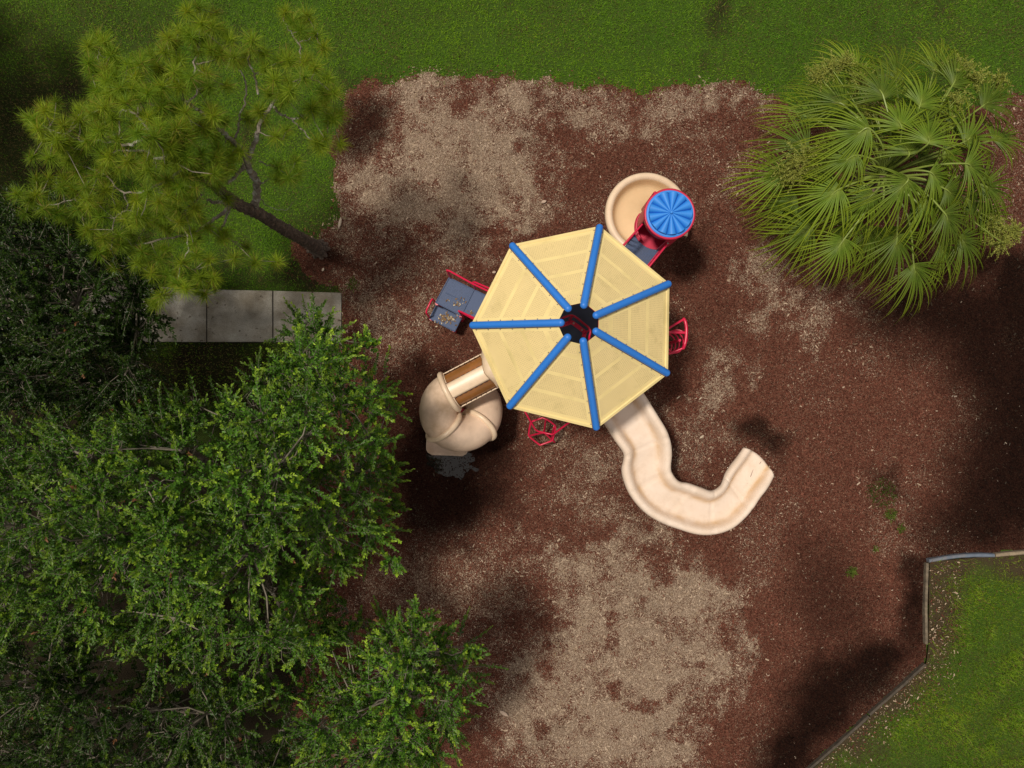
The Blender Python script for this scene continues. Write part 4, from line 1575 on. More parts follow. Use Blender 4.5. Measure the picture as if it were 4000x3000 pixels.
def oak(base_px, outline, ztop, zedge, label, seed, spacing=0.52, dark=1.0, young=0.5, shoots=15, gaps=0.16, extra=(), bare=()):
    """a dense small-leaved oak; outline in overview pixels is the crown's edge as seen from above"""
    rng = np.random.default_rng(seed)
    rd = random.Random(seed)
    base = PD(*base_px, 0)
    root = empty('oak_tree', base)
    tag(root, label, 'tree', 'dense green oak trees on the left')
    xs = [p[0] for p in outline]; ys = [p[1] for p in outline]
    # crown clumps: poisson-like points inside the outline
    pts = []
    ctr = np.array([sum(xs) / len(xs), sum(ys) / len(ys)])
    tries = 0
    pxm = 145.0                           # overview px per metre up there
    while tries < 9000:
        tries += 1
        x, y = rd.uniform(min(xs), max(xs)), rd.uniform(min(ys), max(ys))
        d = float(sdist(np.array([x * 1.0]), np.array([y * 1.0]), outline)[0])
        if d < 18: continue
        if fbm(np.array([x / 100.0]), np.array([y / 100.0]), 1.0, 2, seed)[0] < gaps + .18: continue
        if any(math.hypot(x - gx, y - gy) < gr for gx, gy, gr in bare): continue
        if any((x - q[0]) ** 2 + (y - q[1]) ** 2 < (spacing * pxm * .66) ** 2 for q in pts): continue
        pts.append((x, y, d))
    dmax = max(p[2] for p in pts)
    P_, A_, N_, C_, L_, W_ = [], [], [], [], [], []
    twigs = []
    heads = []
    for (x, y, d) in pts:
        t = min(1, d / (dmax * .8))
        z = zedge + (ztop - zedge) * math.sqrt(t) + rd.gauss(0, .42)
        heads.append((x, y, z, rd.uniform(.75, 1.2) * .50, 1.25))
        for rep_ in range(2):             # a shaded layer underneath
            heads.append((x + rd.uniform(-35, 35), y + rd.uniform(-35, 35), z - rd.uniform(1.2, 2.6), .60, .5))
    for (x, y, z, r) in extra:
        heads.append((x, y, z, r, 1.0))
    limb_nodes = []
    cw = PD(ctr[0], ctr[1], zedge)
    for (x, y, z, r, vig) in heads:
        c = np.array(PD(x, y, z))
        limb_nodes.append((c, vig))
        out = c - np.array([cw.x, cw.y, zedge - 2.2])
        out = out / np.linalg.norm(out)
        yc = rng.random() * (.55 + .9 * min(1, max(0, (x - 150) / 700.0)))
        ns = int(shoots * vig * rng.uniform(.8, 1.3))
        for s in range(ns):
            dv = rng.normal(0, 1, 3); dv /= np.linalg.norm(dv)
            dv = dv * .85 + out * .62 + np.array([0, 0, .32])
            dv /= np.linalg.norm(dv)
            sl = r * rng.uniform(.62, 1.28)
            b0 = c - out * r * .25 + dv * r * .12 + rng.normal(0, r * .16, 3)
            bend = rng.normal(0, .35, 3) + np.array([0, 0, .12])
            nl = int(rng.integers(24, 38) * (sl / .5) ** .6)
            tt = np.linspace(.12, 1.0, nl) ** .85
            pos = b0 + dv * (sl * tt)[:, None] + bend * (sl * .35 * tt ** 2)[:, None]
            tang = unit(dv + bend * (.7 * tt)[:, None])
            ga = 2.4 * np.arange(nl) + rng.uniform(0, 6)
            ref = np.array([0, 0, 1.0]) if abs(dv[2]) < .9 else np.array([1.0, 0, 0])
            u = unit(np.cross(tang, ref)); v = np.cross(tang, u)
            rad = u * np.cos(ga)[:, None] + v * np.sin(ga)[:, None]
            ax = unit(rad * (1.0 - .45 * tt)[:, None] + tang * (.55 + .5 * tt)[:, None] + rng.normal(0, .22, (nl, 3)))
            nm = unit(tang * .5 + np.array([0, 0, 1.0]) + rng.normal(0, .45, (nl, 3)))
            P_.append(pos); A_.append(ax); N_.append(nm)
            ll = rng.uniform(.042, .086, nl) * (1.06 - .35 * tt ** 3)
            L_.append(ll); W_.append(ll * rng.uniform(.40, .54, nl))
            old = np.array([.025, .070, .008]); mid = np.array([.072, .165, .015]); new = np.array([.190, .285, .020])
            yg = np.clip((tt - .55) * 2.2, 0, 1)[:, None] * (1.0 if rng.random() < young else .15) * (.5 + .5 * yc)
            q = rng.random((nl, 1))
            cc = old * (1 - q) + mid * q
            cc = cc * (1 - yg) + new * yg
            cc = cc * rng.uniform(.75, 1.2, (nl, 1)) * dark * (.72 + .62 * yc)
            if rng.random() < .012:
                cc[-6:] = np.array([.20, .09, .04])
            C_.append(cc)
            k3 = [0, nl // 2, nl - 1]
            rr = [.0060, .0042, .0022]
            q0 = pos[0] - dv * sl * .12
            twigs.append((q0, pos[k3[1]], rr[0], rr[1])); twigs.append((pos[k3[1]], pos[k3[2]], rr[1], rr[2]))
            twigs.append((c - out * r * .5, q0, .009, .006))
    p = np.concatenate(P_)
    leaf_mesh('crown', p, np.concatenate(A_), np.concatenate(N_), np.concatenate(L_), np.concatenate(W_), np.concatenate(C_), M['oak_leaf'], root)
    # trunk and limbs
    tb = MB()
    top = Vector((cw.x, cw.y, zedge - .6))
    fork = base.lerp(top, .45); fork.z = (zedge) * .42
    tr = spline([base + Vector((0, 0, -.1)), base.lerp(fork, .5) + Vector((.06, -.05, 0)), fork], 6)
    tb.tube(tr, [.24 - .06 * i / (len(tr) - 1) + (.08 * math.exp(-i * .9)) for i in range(len(tr))], 14)
    tb.build('trunk', M['oak_bark'], root)
    lb = MB()
    k = max(5, len(pts) // 9)
    order = sorted(pts, key=lambda q: -q[2])
    chosen = []
    for q in pts:
        if all((q[0] - c[0]) ** 2 + (q[1] - c[1]) ** 2 > 125 ** 2 for c in chosen): chosen.append(q)
    ends = []
    for q in chosen:
        t = min(1, q[2] / (dmax * .8))
        z = zedge + (ztop - zedge) * math.sqrt(t) - .45
        e = PD(q[0], q[1], z)
        m_ = fork.lerp(e, .5) + Vector((rd.uniform(-.2, .2), rd.uniform(-.2, .2), .25))
        ps = spline([fork, m_, e], 6)
        lb.tube(ps, [.085 * (1 - .75 * i / (len(ps) - 1)) for i in range(len(ps))], 8)
        ends.append(ps)
    lb.build('limb', M['oak_bark'], root)
    nodes = np.array([tuple(v) for ps in ends for v in ps[5:]])
    for (c, vig) in limb_nodes:
        j = np.argmin(((nodes - c) ** 2).sum(1))
        a = nodes[j]
        mid = (a + c) / 2 + rng.normal(0, .08, 3)
        twigs.append((a, mid, .022, .015)); twigs.append((mid, c, .015, .009))
    v, f = tri_twigs(twigs)
    link('twigs', arr_mesh('twigs', v, f), M['bark_grey'], root)
    return root, len(p)


OAKS = [
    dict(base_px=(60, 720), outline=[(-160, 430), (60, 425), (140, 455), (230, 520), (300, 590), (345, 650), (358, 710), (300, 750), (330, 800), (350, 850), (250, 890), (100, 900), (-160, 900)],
         ztop=5.4, zedge=4.2, label='dark shaded oak crown over the left end of the concrete path', seed=21, dark=.42, young=.10, shoots=17, gaps=.10, spacing=.44),  # leaf colour darkened to stand for shade and corner falloff
    dict(base_px=(560, 1040), outline=[(560, 800), (620, 720), (655, 690), (700, 690), (735, 750), (775, 800), (845, 865), (838, 940), (825, 1010), (835, 1090), (815, 1200), (760, 1225), (690, 1260), (660, 1330), (700, 1380), (690, 1450), (600, 1500), (480, 1500), (330, 1420),
                                       (200, 1380), (60, 1400), (-120, 1380), (-160, 900), (60, 910), (200, 890), (300, 880), (400, 845)],
         ztop=7.4, zedge=3.5, label='largest bright green oak, its crown reaching the tube slide', seed=22, dark=1.22, young=.66, shoots=15, gaps=.11,
         extra=[(690, 700, 4.6, .42), (640, 730, 5.0, .42), (800, 742, 3.9, .30), (850, 1210, 3.8, .34), (760, 765, 4.3, .34), (840, 880, 3.3, .36), (845, 1000, 3.4, .34), (840, 1090, 3.6, .36), (800, 1150, 3.7, .4), (830, 1040, 3.5, .4), (780, 1085, 4.0, .42), (810, 945, 3.8, .4), (800, 880, 3.6, .4), (750, 1210, 3.9, .4), (700, 1270, 3.9, .42), (660, 1330, 3.9, .42), (690, 1400, 3.8, .42)],
         bare=[(560, 1290, 48), (250, 1290, 42), (160, 1060, 35), (480, 985, 28), (640, 1130, 34), (415, 1150, 38), (330, 1240, 30), (745, 985, 24), (90, 1210, 34), (520, 1420, 30), (760, 1180, 25)]),
    dict(base_px=(880, 1500), outline=[(765, 1420), (830, 1345), (905, 1325), (955, 1370), (1015, 1400), (1000, 1470), (985, 1550), (950, 1630), (900, 1720), (700, 1740), (650, 1600), (720, 1490)],
         ztop=6.0, zedge=4.6, label='smaller green oak at the bottom edge, beside the pale mulch patch', seed=23, dark=1.1, young=.55, shoots=15, gaps=.15,
         extra=[(1015, 1402, 4.6, .34), (905, 1330, 4.9, .34), (960, 1375, 4.9, .34), (735, 1310, 3.3, .45), (700, 1360, 3.5, .48), (745, 1375, 3.8, .45), (660, 1430, 3.9, .5), (640, 1500, 4.0, .5), (690, 1470, 4.0, .5), (620, 1570, 3.9, .5), (775, 1345, 3.4, .42)]),
    dict(base_px=(300, 1560), outline=[(-160, 1350), (60, 1370), (180, 1360), (270, 1500), (350, 1400), (480, 1460), (600, 1480), (660, 1620), (640, 1760), (-160, 1780)],
         ztop=6.2, zedge=4.8, label='darker oak filling the bottom left corner of the photo', seed=24, dark=.6, young=.45, shoots=13, gaps=.22, bare=[(270, 1480, 60)]),  # deep shading of this crown is put into the leaf colour
]
for kw in OAKS:
    oak(**kw)
# the tree whose shade falls on the lawn at the upper left; it stands beyond the left edge
def shade_tree():
    root, n = oak(base_px=(-420, 60), outline=[(-680, -240), (-520, -290), (-400, -260), (-330, -160), (-360, -60), (-300, 60), (-320, 200), (-420, 280), (-580, 270), (-690, 150)],
                  ztop=6.4, zedge=4.6, label='oak beyond the left edge whose shade darkens the upper left lawn', seed=25, spacing=.42, shoots=16, gaps=-.2)


shade_tree()

# ------------------------------------------------------------------ pine
def build_pine():
    Z7 = lambda x, y, z: P(x / 1.3829, y / 1.3829, z)
    rng = np.random.default_rng(5); rd = random.Random(5)
    base = Z7(1722, 1345, 0)
    root = empty('pine_tree', base)
    tag(root, 'tall yellow-green pine leaning over the lawn, seen down its dark bare trunk', 'tree')
    trunk = [(1722, 1345, -.05), (1690, 1325, .5), (1580, 1262, 2.0), (1480, 1205, 3.2), (1390, 1150, 4.1), (1310, 1115, 4.8), (1255, 1085, 5.3), (1180, 1020, 5.9), (1090, 945, 6.5), (1000, 880, 6.9), (930, 820, 7.2), (860, 765, 7.5), (790, 735, 7.7)]
    tp = spline([Z7(*t) for t in trunk], 5)
    n = len(tp)
    rad = [.142 * (1 - .80 * (i / (n - 1)) ** 1.1) + .05 * math.exp(-i * .35) for i in range(n)]
    tb = MB(); tb.tube(tp, rad, 18)
    # flaking bark plates
    for k in range(260):
        i = rd.randrange(1, int(n * .72)); a = rd.uniform(0, 6.28)
        d = (tp[i + 1] - tp[i]).normalized(); u = d.orthogonal().normalized(); v = d.cross(u)
        o_ = u * math.cos(a) + v * math.sin(a)
        c = tp[i].lerp(tp[i + 1], rd.random()) + o_ * (rad[i] * .97)
        tb.tube([c - d * .05, c, c + d * .055], [.006, rd.uniform(.018, .034), .004], 5)
    for k in range(9):                    # root flare
        a = k * .698 + rd.uniform(-.3, .3); l = rd.uniform(.19, .27)
        d = Vector((math.cos(a), math.sin(a), 0))
        b0 = base + d * .06
        tb.tube(spline([b0 + Vector((-.05, .02, .42)), b0 + d * .07 + Vector((0, 0, .16)), b0 + d * l * .6 + Vector((0, 0, .045)), b0 + d * l + Vector((0, 0, -.03))], 4),
                [.06, .075, .08, .08, .08, .078, .075, .07, .064, .056, .048, .04, .03], 8)
    tb.build('trunk', M['pine_bark'], root)
    limbs = [
        ([(1375, 1140, 4.25), (1385, 1060, 4.7), (1390, 1000, 5.0), (1365, 940, 5.3), (1330, 870, 5.7)], .10, .075),
        ([(1330, 870, 5.7), (1318, 825, 5.9), (1280, 780, 6.1), (1220, 725, 6.4), (1170, 680, 6.6), (1100, 620, 6.8), (1030, 570, 7.0), (985, 535, 7.1)], .065, .03),
        ([(1330, 860, 5.7), (1370, 790, 6.0), (1390, 735, 6.2), (1410, 660, 6.4), (1440, 610, 6.6), (1480, 545, 6.8), (1540, 470, 6.9), (1640, 420, 7.0)], .06, .022),
        ([(1322, 885, 5.6), (1290, 930, 5.7), (1230, 995, 5.8)], .05, .035),
        ([(1270, 745, 6.1), (1290, 690, 6.0), (1300, 620, 5.9), (1330, 510, 5.9), (1320, 420, 5.9), (1290, 370, 5.9)], .028, .014),
        ([(1480, 580, 6.6), (1530, 620, 6.4), (1590, 640, 6.3), (1640, 625, 6.3), (1680, 600, 6.3)], .030, .012),
        ([(1580, 640, 6.3), (1630, 700, 6.1), (1680, 760, 6.0), (1710, 790, 5.9)], .020, .010),
        ([(1395, 510, 6.7), (1370, 400, 6.8), (1345, 330, 6.9), (1355, 250, 7.0)], .026, .012),
        ([(1255, 1105, 5.2), (1190, 1095, 5.5), (1120, 1082, 5.8)], .05, .03),
        ([(1255, 1110, 5.1), (1200, 1150, 5.2), (1150, 1190, 5.2), (1080, 1240, 5.2), (970, 1275, 5.3), (790, 1312, 5.3), (690, 1340, 5.2)], .05, .014),
        ([(1240, 1130, 5.1), (1210, 1205, 4.9), (1190, 1250, 4.8)], .032, .02),
        ([(930, 820, 7.2), (860, 860, 7.0), (770, 815, 7.0), (640, 815, 6.9), (560, 840, 6.8)], .035, .014),
        ([(860, 765, 7.5), (740, 620, 7.4), (665, 600, 7.3), (640, 720, 7.2), (690, 770, 7.2)], .026, .010),
        ([(790, 735, 7.7), (690, 780, 7.3), (560, 760, 7.0), (450, 765, 6.8), (380, 730, 6.7), (260, 700, 6.6)], .035, .010),
        ([(740, 630, 7.4), (750, 520, 7.3), (690, 490, 7.2), (560, 400, 7.0), (530, 330, 6.9), (550, 230, 6.8)], .026, .010),
        ([(1000, 880, 6.9), (950, 940, 6.8), (840, 1010, 6.6), (670, 1040, 6.4), (560, 940, 6.3), (450, 900, 6.2)], .032, .012),
        ([(985, 535, 7.1), (960, 450, 7.1), (910, 290, 7.1), (905, 220, 7.1)], .022, .010),
        ([(1000, 545, 7.1), (1060, 510, 7.1), (1050, 340, 7.1), (1075, 240, 7.1), (1080, 120, 7.1), (1060, 50, 7.1)], .026, .010),
        ([(1060, 345, 7.1), (1160, 325, 7.0), (1230, 300, 7.0)], .016, .010),
        ([(1620, 440, 6.9), (1620, 300, 6.8), (1615, 230, 6.7), (1560, 160, 6.7), (1530, 100, 6.7)], .020, .010),
        ([(1615, 230, 6.7), (1700, 195, 6.6), (1720, 180, 6.6)], .012, .008),
        ([(1090, 1050, 6.3), (960, 1190, 5.9), (990, 1230, 5.8), (1020, 1340, 5.6), (975, 1430, 5.5), (960, 1540, 5.4)], .026, .010),
        ([(975, 1430, 5.5), (1080, 1490, 5.3), (1110, 1590, 5.2)], .014, .008),
        ([(670, 1040, 6.4), (690, 1120, 6.1), (620, 1180, 5.9), (600, 1340, 5.6), (530, 1380, 5.5)], .020, .008),
        ([(600, 1340, 5.6), (650, 1430, 5.4), (760, 1440, 5.3)], .014, .008),
        ([(560, 940, 6.3), (470, 990, 6.0), (400, 1070, 5.8), (260, 1110, 5.6), (150, 1075, 5.5)], .018, .008),
        ([(1400, 1000, 4.9), (1450, 965, 5.0)], .018, .008),
        ([(1400, 1060, 4.7), (1440, 1110, 4.0), (1540, 1135, 3.9), (1590, 1090, 3.9)], .012, .005),
        ([(1400, 870, 5.6), (1470, 900, 5.4), (1560, 940, 5.2)], .016, .008),
        ([(1640, 420, 7.0), (1720, 440, 6.8), (1790, 500, 6.7)], .018, .009),
        ([(1690, 560, 6.3), (1740, 560, 6.2), (1800, 620, 6.1)], .012, .007),
    ]
    lb = MB()
    nodes = []
    for pts, r0, r1 in limbs:
        ps = spline([Z7(*q) for q in pts], 5)
        ps = [p + Vector((rd.uniform(-.02, .02), rd.uniform(-.02, .02), rd.uniform(-.02, .02))) if 0 < i < len(ps) - 1 else p for i, p in enumerate(ps)]
        lb.tube(ps, [.74 * (r0 + (r1 - r0) * i / (len(ps) - 1)) for i in range(len(ps))], 8)
        nodes.extend([tuple(p) for p in ps[1:]])
    nodes.extend([tuple(p) for p in tp[int(n * .6):]])
    nodes = np.array(nodes)
    T = """1070,40 1010,60 1150,150 1090,130 1540,70 1660,90 1580,120 1700,185 1750,260 530,200 560,230 480,250 600,300 910,205 1040,200 1240,215 1360,220 1190,290 1260,310
    1140,270 890,280 970,330 480,340 500,390 570,390 620,420 690,350 760,350 730,420 850,370 940,390 1030,420 1110,400 1420,290 1430,370 1520,320 1560,330 1640,340 1700,370 1480,430
    1560,440 1640,420 1770,430 1800,500 1750,560 1690,580 1520,500 1450,500 530,490 600,500 650,480 720,480 800,500 870,470 960,460 1130,470 560,580 610,640 240,600 190,650 210,700 250,760
    440,600 430,650 340,680 310,760 540,700 530,730 470,760 270,850 320,800 370,870 680,560 740,530 800,640 870,580 960,590 1000,610 1140,600 1150,630 740,720 800,750 860,690 950,700 1000,740
    1030,680 960,770 550,830 590,850 560,900 690,870 420,930 350,970 330,1020 400,1020 520,950 570,1030 800,920 780,940 900,970 1060,940 1090,830 1170,880 1180,800 1020,1060 970,1010 740,1080
    800,1040 860,1090 1050,1130 960,1130 780,1160 880,1220 910,1240 1030,1260 970,1200 680,1180 640,1270 560,1290 530,1370 580,1350 690,1330 770,1360 740,1420 860,1400 900,1350 980,1420 1060,1380
    1130,1400 960,1530 1000,1560 870,1600 840,1640 1100,1590 1080,1500 900,1480 1150,1500 1380,1420 90,1050 200,1050 160,1080 240,1130 310,1150 420,1130 480,1120 540,1170 480,1240 1340,640 1490,740
    1500,900 1560,960 1600,940 1730,800 1710,770 1680,590 1800,640 1210,1260 1120,1230 1600,870 1240,840 1400,600 1300,820 700,1260 820,1480 950,880 640,760 880,1160 1170,1000 1120,965 1080,915 1040,885 1000,850 955,840 915,800 870,770 830,745 1010,180 1620,170 820,300"""
    tufts = [tuple(float(v) for v in s.split(',')) for s in T.split()]
    heads = []
    for (x, y) in tufts:
        # height: that of the nearest branch, a little above it
        best = None
        g = np.array(Z7(x, y, 6.3))
        j = np.argmin(((nodes[:, :2] / (H - nodes[:, 2:3]) - g[:2] / (H - 6.3)) ** 2).sum(1))
        z = nodes[j, 2] + .12 + rd.uniform(-.1, .3)
        heads.append((np.array(Z7(x, y, z)), nodes[j], 1.0))
    for (c, nb, s) in list(heads):
        for q in range((2 if rd.random() < .4 else 1) if (c[0] < -4.2 and c[1] > 2.2) else int(rd.random() < .7)):
            c2 = c + np.array([rd.gauss(0, .17), rd.gauss(0, .17), -rd.uniform(.05, .55)])
            heads.append((c2, c if rd.random() < .5 else nb, rd.uniform(.7, 1.0)))
    V, Fc, C = [], [], []
    twigs = []
    for (c, nb, s) in heads:
        out = c - nb
        out = out / max(np.linalg.norm(out), 1e-6)
        upd = out * .7 + np.array([0, 0, .75]); upd /= np.linalg.norm(upd)
        m = int(260 * s)
        d = rng.normal(0, 1, (m, 3)); d = unit(d)
        d = unit(d + upd * .55)
        L = rng.uniform(.16, .29, m) * s
        st = c + upd * (rng.uniform(-.13, .04, m))[:, None] + rng.normal(0, .013, (m, 3))
        side = unit(np.cross(d, rng.normal(0, 1, (m, 3))))
        w = .0023
        droop = np.zeros((m, 3)); droop[:, 2] = -.05 * L / .2
        v = np.zeros((m, 5, 3))
        v[:, 0] = st - side * w; v[:, 1] = st + side * w
        mid = st + d * (L * .55)[:, None] + droop * .12
        v[:, 2] = mid + side * w * .9; v[:, 3] = mid - side * w * .9
        v[:, 4] = st + d * L[:, None] + droop * .6
        V.append(v.reshape(-1, 3))
        g = rng.random((m, 1))
        hue = rd.random()
        base_c = np.array([.14, .235, .016]) * (1 - g) + np.array([.38, .45, .034]) * g
        base_c = base_c * (.85 + .35 * rd.random()) * (1 - .35 * hue * np.array([1.0, .5, .3])) * s
        br = rng.random(m) < .06
        base_c[br] = np.array([.34, .24, .06])
        C.append(np.repeat(base_c, 5, 0))
        a = nb; b = c - upd * .1
        mid_ = (a + b) / 2 + rng.normal(0, .03, 3)
        twigs.append((a, mid_, .010, .008)); twigs.append((mid_, c, .008, .005))
    V = np.concatenate(V); C = np.concatenate(C)
    nb_ = len(V) // 5
    b = np.arange(nb_)[:, None] * 5
    f = np.concatenate([b + np.array([0, 1, 2]), b + np.array([0, 2, 3]), b + np.array([3, 2, 4])], 0)
    link('crown', arr_mesh('needles', V, f, color=C), M['needle'], root, smooth=False)
    v, f = tri_twigs(twigs)
    lb.add(v.tolist(), f.tolist(), 1)
    lb.build('limb', [M['pine_limb'], M['bark_grey']], root)


build_pine()

# ------------------------------------------------------------------ palm
def build_palm():
    Z6 = lambda x, y, z: P(2900 + x / 1.3827, 100 + y / 1.3827, z)
    rng = np.random.default_rng(9); rd = random.Random(9)
    heart = Z6(775, 800, 2.35)
    base = Vector((heart.x - .10, heart.y - .05, 0))
    root = empty('palm_tree', base)
    tag(root, 'fan palm with large drooping green fronds right of the play structure', 'palm')
    # trunk with old leaf bases
    tb = MB()
    tb.tube(spline([base + Vector((0, 0, -.1)), base + Vector((.02, .0, .8)), base + Vector((.06, .03, 1.6)), heart + Vector((0, 0, -.1))], 4), [.27, .26, .25, .25, .24, .24, .23, .22, .21, .2, .18, .15, .12], 18)
    tb.build('trunk', M['boot'], root)
    bt = MB()
    for k in range(95):
        h = .25 + 1.95 * k / 95
        a = k * 2.399
        p = base.lerp(heart, h / heart.z)
        d = Vector((math.cos(a), math.sin(a), 0)); s = Vector((-d.y, d.x, 0))
        r0 = .20; ln = rd.uniform(.18, .30)
        p.z = h
        vs = []
        for t, w in ((0, .085), (.55, .055), (1, .045)):
            c = p + d * (r0 + ln * t * .75) + Vector((0, 0, ln * t * .65))
            vs += [c - s * w, c - d * .012 + s * 0 + Vector((0, 0, .03)), c + s * w, c + d * .02 - Vector((0, 0, .025))]
        fs = []
        for i in range(2):
            for q in range(4):
                q2 = (q + 1) % 4
                fs.append((i * 4 + q, i * 4 + q2, (i + 1) * 4 + q2, (i + 1) * 4 + q))
        fs.append((8, 9, 10, 11))
        bt.add(vs, fs)
    bt.build('leaf_bases', M['boot'], root)
    # hub px, hub height, blade length, spread(deg), direction offset(deg), nose-down tilt
    FR = [
        (765, 395, 3.3, .95, 95, 0, .25), (688, 556, 3.6, 1.05, 100, 55, .35), (355, 655, 2.6, 1.05, 85, 0, .35), (530, 880, 3.1, 1.05, 95, 15, .40), (552, 1150, 2.7, 1.00, 88, 5, .35),
        (378, 1092, 2.1, .95, 80, -10, .35), (1190, 632, 3.0, 1.05, 100, 12, .25), (1285, 858, 2.6, 1.05, 100, -5, .35), (1085, 1005, 3.1, 1.10, 100, 0, .45), (835, 1130, 2.5, 1.1, 95, 0, .45),
        (925, 1285, 2.1, 1.0, 85, 0, .40), (895, 830, 3.9, 1.15, 115, -8, .55), (955, 440, 3.1, 1.15, 95, -6, .35), (1130, 330, 2.6, 1.05, 85, 5, .25), (1290, 440, 2.4, 1.1, 85, 0, .25),
        (250, 800, 2.1, 1.0, 80, 5, .40), (560, 440, 2.6, 1.1, 90, 20, .30), (1200, 745, 3.3, 1.1, 100, -14, .5), (1170, 1140, 2.3, 1.05, 90, 0, .40), (610, 285, 2.2, .9, 80, 0, .2),
        (420, 520, 2.2, 1.05, 85, 8, .35), (1000, 640, 3.8, 1.0, 105, 20, .55), (1280, 1010, 2.1, 1.05, 90, 0, .4), (830, 300, 2.4, 1.0, 85, 0, .2), (700, 1080, 1.9, .95, 85, 0, .4),
        (1060, 1180, 2.0, 1.0, 90, 0, .4), (900, 700, 3.45, 1.0, 105, 10, .55), (1010, 790, 3.3, 1.05, 105, -8, .5), (1090, 880, 3.1, 1.05, 100, 5, .5), (960, 560, 3.3, 1.0, 100, 5, .4), (860, 560, 3.5, .95, 100, -5, .4), (1075, 700, 3.0, 1.05, 100, 0, .45), (710, 905, 3.1, .95, 100, 0, .5), (985, 930, 3.0, 1.05, 100, 0, .5), (1200, 930, 2.5, 1.1, 95, 0, .4), (1110, 560, 2.8, 1.05, 95, 0, .35), (300, 940, 1.8, .95, 85, 0, .4), (1350, 620, 2.0, 1.0, 90, 0, .3), (1030, 260, 2.0, .95, 80, 0, .2), (620, 700, 3.4, .8, 100, 30, .3),
    ]
    FR = [Z6(q[0], q[1], q[2] * .96).to_tuple() + q[3:] for q in FR]
    for k in range(10):                   # older fronds lower in the crown
        a = k * 2.399 + .9
        r_ = rd.uniform(.75, 1.45)
        FR.append((heart.x + r_ * math.cos(a), heart.y + r_ * math.sin(a), 1.95 - .45 * r_ + rd.uniform(-.1, .45), rd.uniform(.95, 1.1), 78, rd.uniform(-15, 15), rd.uniform(.35, .6)))
    for (hx, hy, hz, L, spread, doff, tilt) in FR:
        hub = Vector((hx, hy, hz))
        L *= rd.uniform(1.0, 1.24)
        spread *= rd.uniform(.8, 1.05)
        hd = Vector((hub.x - heart.x, hub.y - heart.y, 0))
        ang = math.atan2(hd.y, hd.x) + R(doff)
        # blade axis sags from the hub
        ax = Vector((math.cos(ang), math.sin(ang), -tilt)).normalized()
        sv = Vector((-math.sin(ang), math.cos(ang), 0))
        roll = rd.uniform(-.25, .25)
        nv = sv.cross(ax) * -1
        nv = ax.cross(sv)
        if nv.z < 0: nv = -nv
        sv2 = (sv * math.cos(roll) + nv * math.sin(roll)).normalized()
        nv = ax.cross(sv2)
        if nv.z < 0: nv = -nv
        ns = 31
        V, Fc, C = [], [], []
        shade = rd.uniform(.70, 1.30)
        dead = hz < 1.75 and rd.random() < .22
        for k in range(ns):
            t = (k / (ns - 1)) * 2 - 1
            a = R(spread) * (abs(t) ** 1.05) * (1 if t > 0 else -1) + rd.gauss(0, .03)
            sl = L * (.72 + .28 * math.cos(a * .9)) * rd.uniform(.90, 1.06)
            d0 = (ax * math.cos(a) + sv2 * math.sin(a)).normalized()
            # costa: segments in the middle start further along the midrib
            st = hub + ax * (.20 * (1 - abs(t)) ** 1.2)
            side = nv.cross(d0).normalized()
            lift = .10 + .20 * abs(t)
            drp = rd.uniform(.22, .62) * (1.0 if rd.random() < .85 else 1.7)
            nseg = 6
            sway = rd.gauss(0, .09)
            i0 = len(V)
            for q in range(nseg + 1):
                s = q / nseg
                c = st + d0 * (sl * (s - .10 * s ** 3)) + nv * (lift * sl * s * (1 - s) * .9) + Vector((0, 0, -drp * sl * s ** 2.6)) + side * (sway * sl * s * s) + ax * (.14 * sl * s * s * abs(math.sin(a)))
                w = (.0165 * (1 - s ** 1.6) ** .8 * min(1, .55 + s * 2.2) + .0012) if q > 0 else .006
                fold = nv * (w * 1.0)
                V += [c - side * w + fold, c - fold * .4, c + side * w + fold]
                g = np.array([.072, .132, .012]) + s * np.array([.128, .114, .003]) if s > .14 else np.array([.16, .21, .03])
                if s > .9 and rd.random() < .4: g = np.array([.26, .20, .08])
                if dead: g = np.array([.25, .17, .085])
                g = g * shade * (.85 + .3 * ((k * 7919) % 13) / 13)
                C += [g, g * 1.1, g]
            for q in range(nseg):
                for e in range(2):
                    j = i0 + q * 3 + e
                    Fc.append((j, j + 1, j + 4, j + 3))
        me = arr_mesh('frond', np.array([tuple(v) for v in V]), np.array(Fc), color=np.array(C))
        fo = link('frond', me, M['palm_leaf'], root)
        pb = MB()
        m1 = heart.lerp(hub, .5) + Vector((0, 0, .10 + .12 * hd.length))
        st0 = heart + Vector((math.cos(math.atan2(hd.y, hd.x)) * .08, math.sin(math.atan2(hd.y, hd.x)) * .08, -.15))
        ps = spline([st0, m1, hub, hub + ax * .22], 6)
        pb.tube(ps, [.026 * (1 - .55 * i / (len(ps) - 1)) for i in range(len(ps))], 7)
        pb.build('petiole', M['petiole'], fo)
    # drooping flower stalks, thick with small yellow-green buds
    FL = [(330, 720, 2.7, .42), (300, 800, 2.5, .38), (420, 690, 2.75, .35), (250, 780, 2.4, .3), (480, 230, 2.2, .38), (560, 210, 2.2, .30), (420, 280, 2.2, .34), (640, 300, 2.3, .35), (1180, 240, 2.3, .40), (1240, 300, 2.3, .36), (1150, 420, 2.4, .4),
          (1380, 1100, 1.9, .34), (1400, 1170, 1.9, .32), (1460, 1110, 1.9, .26), (1330, 1060, 2.0, .32), (500, 660, 2.8, .35), (700, 470, 2.7, .3), (1080, 520, 2.6, .34), (1380, 300, 1.9, .28)]
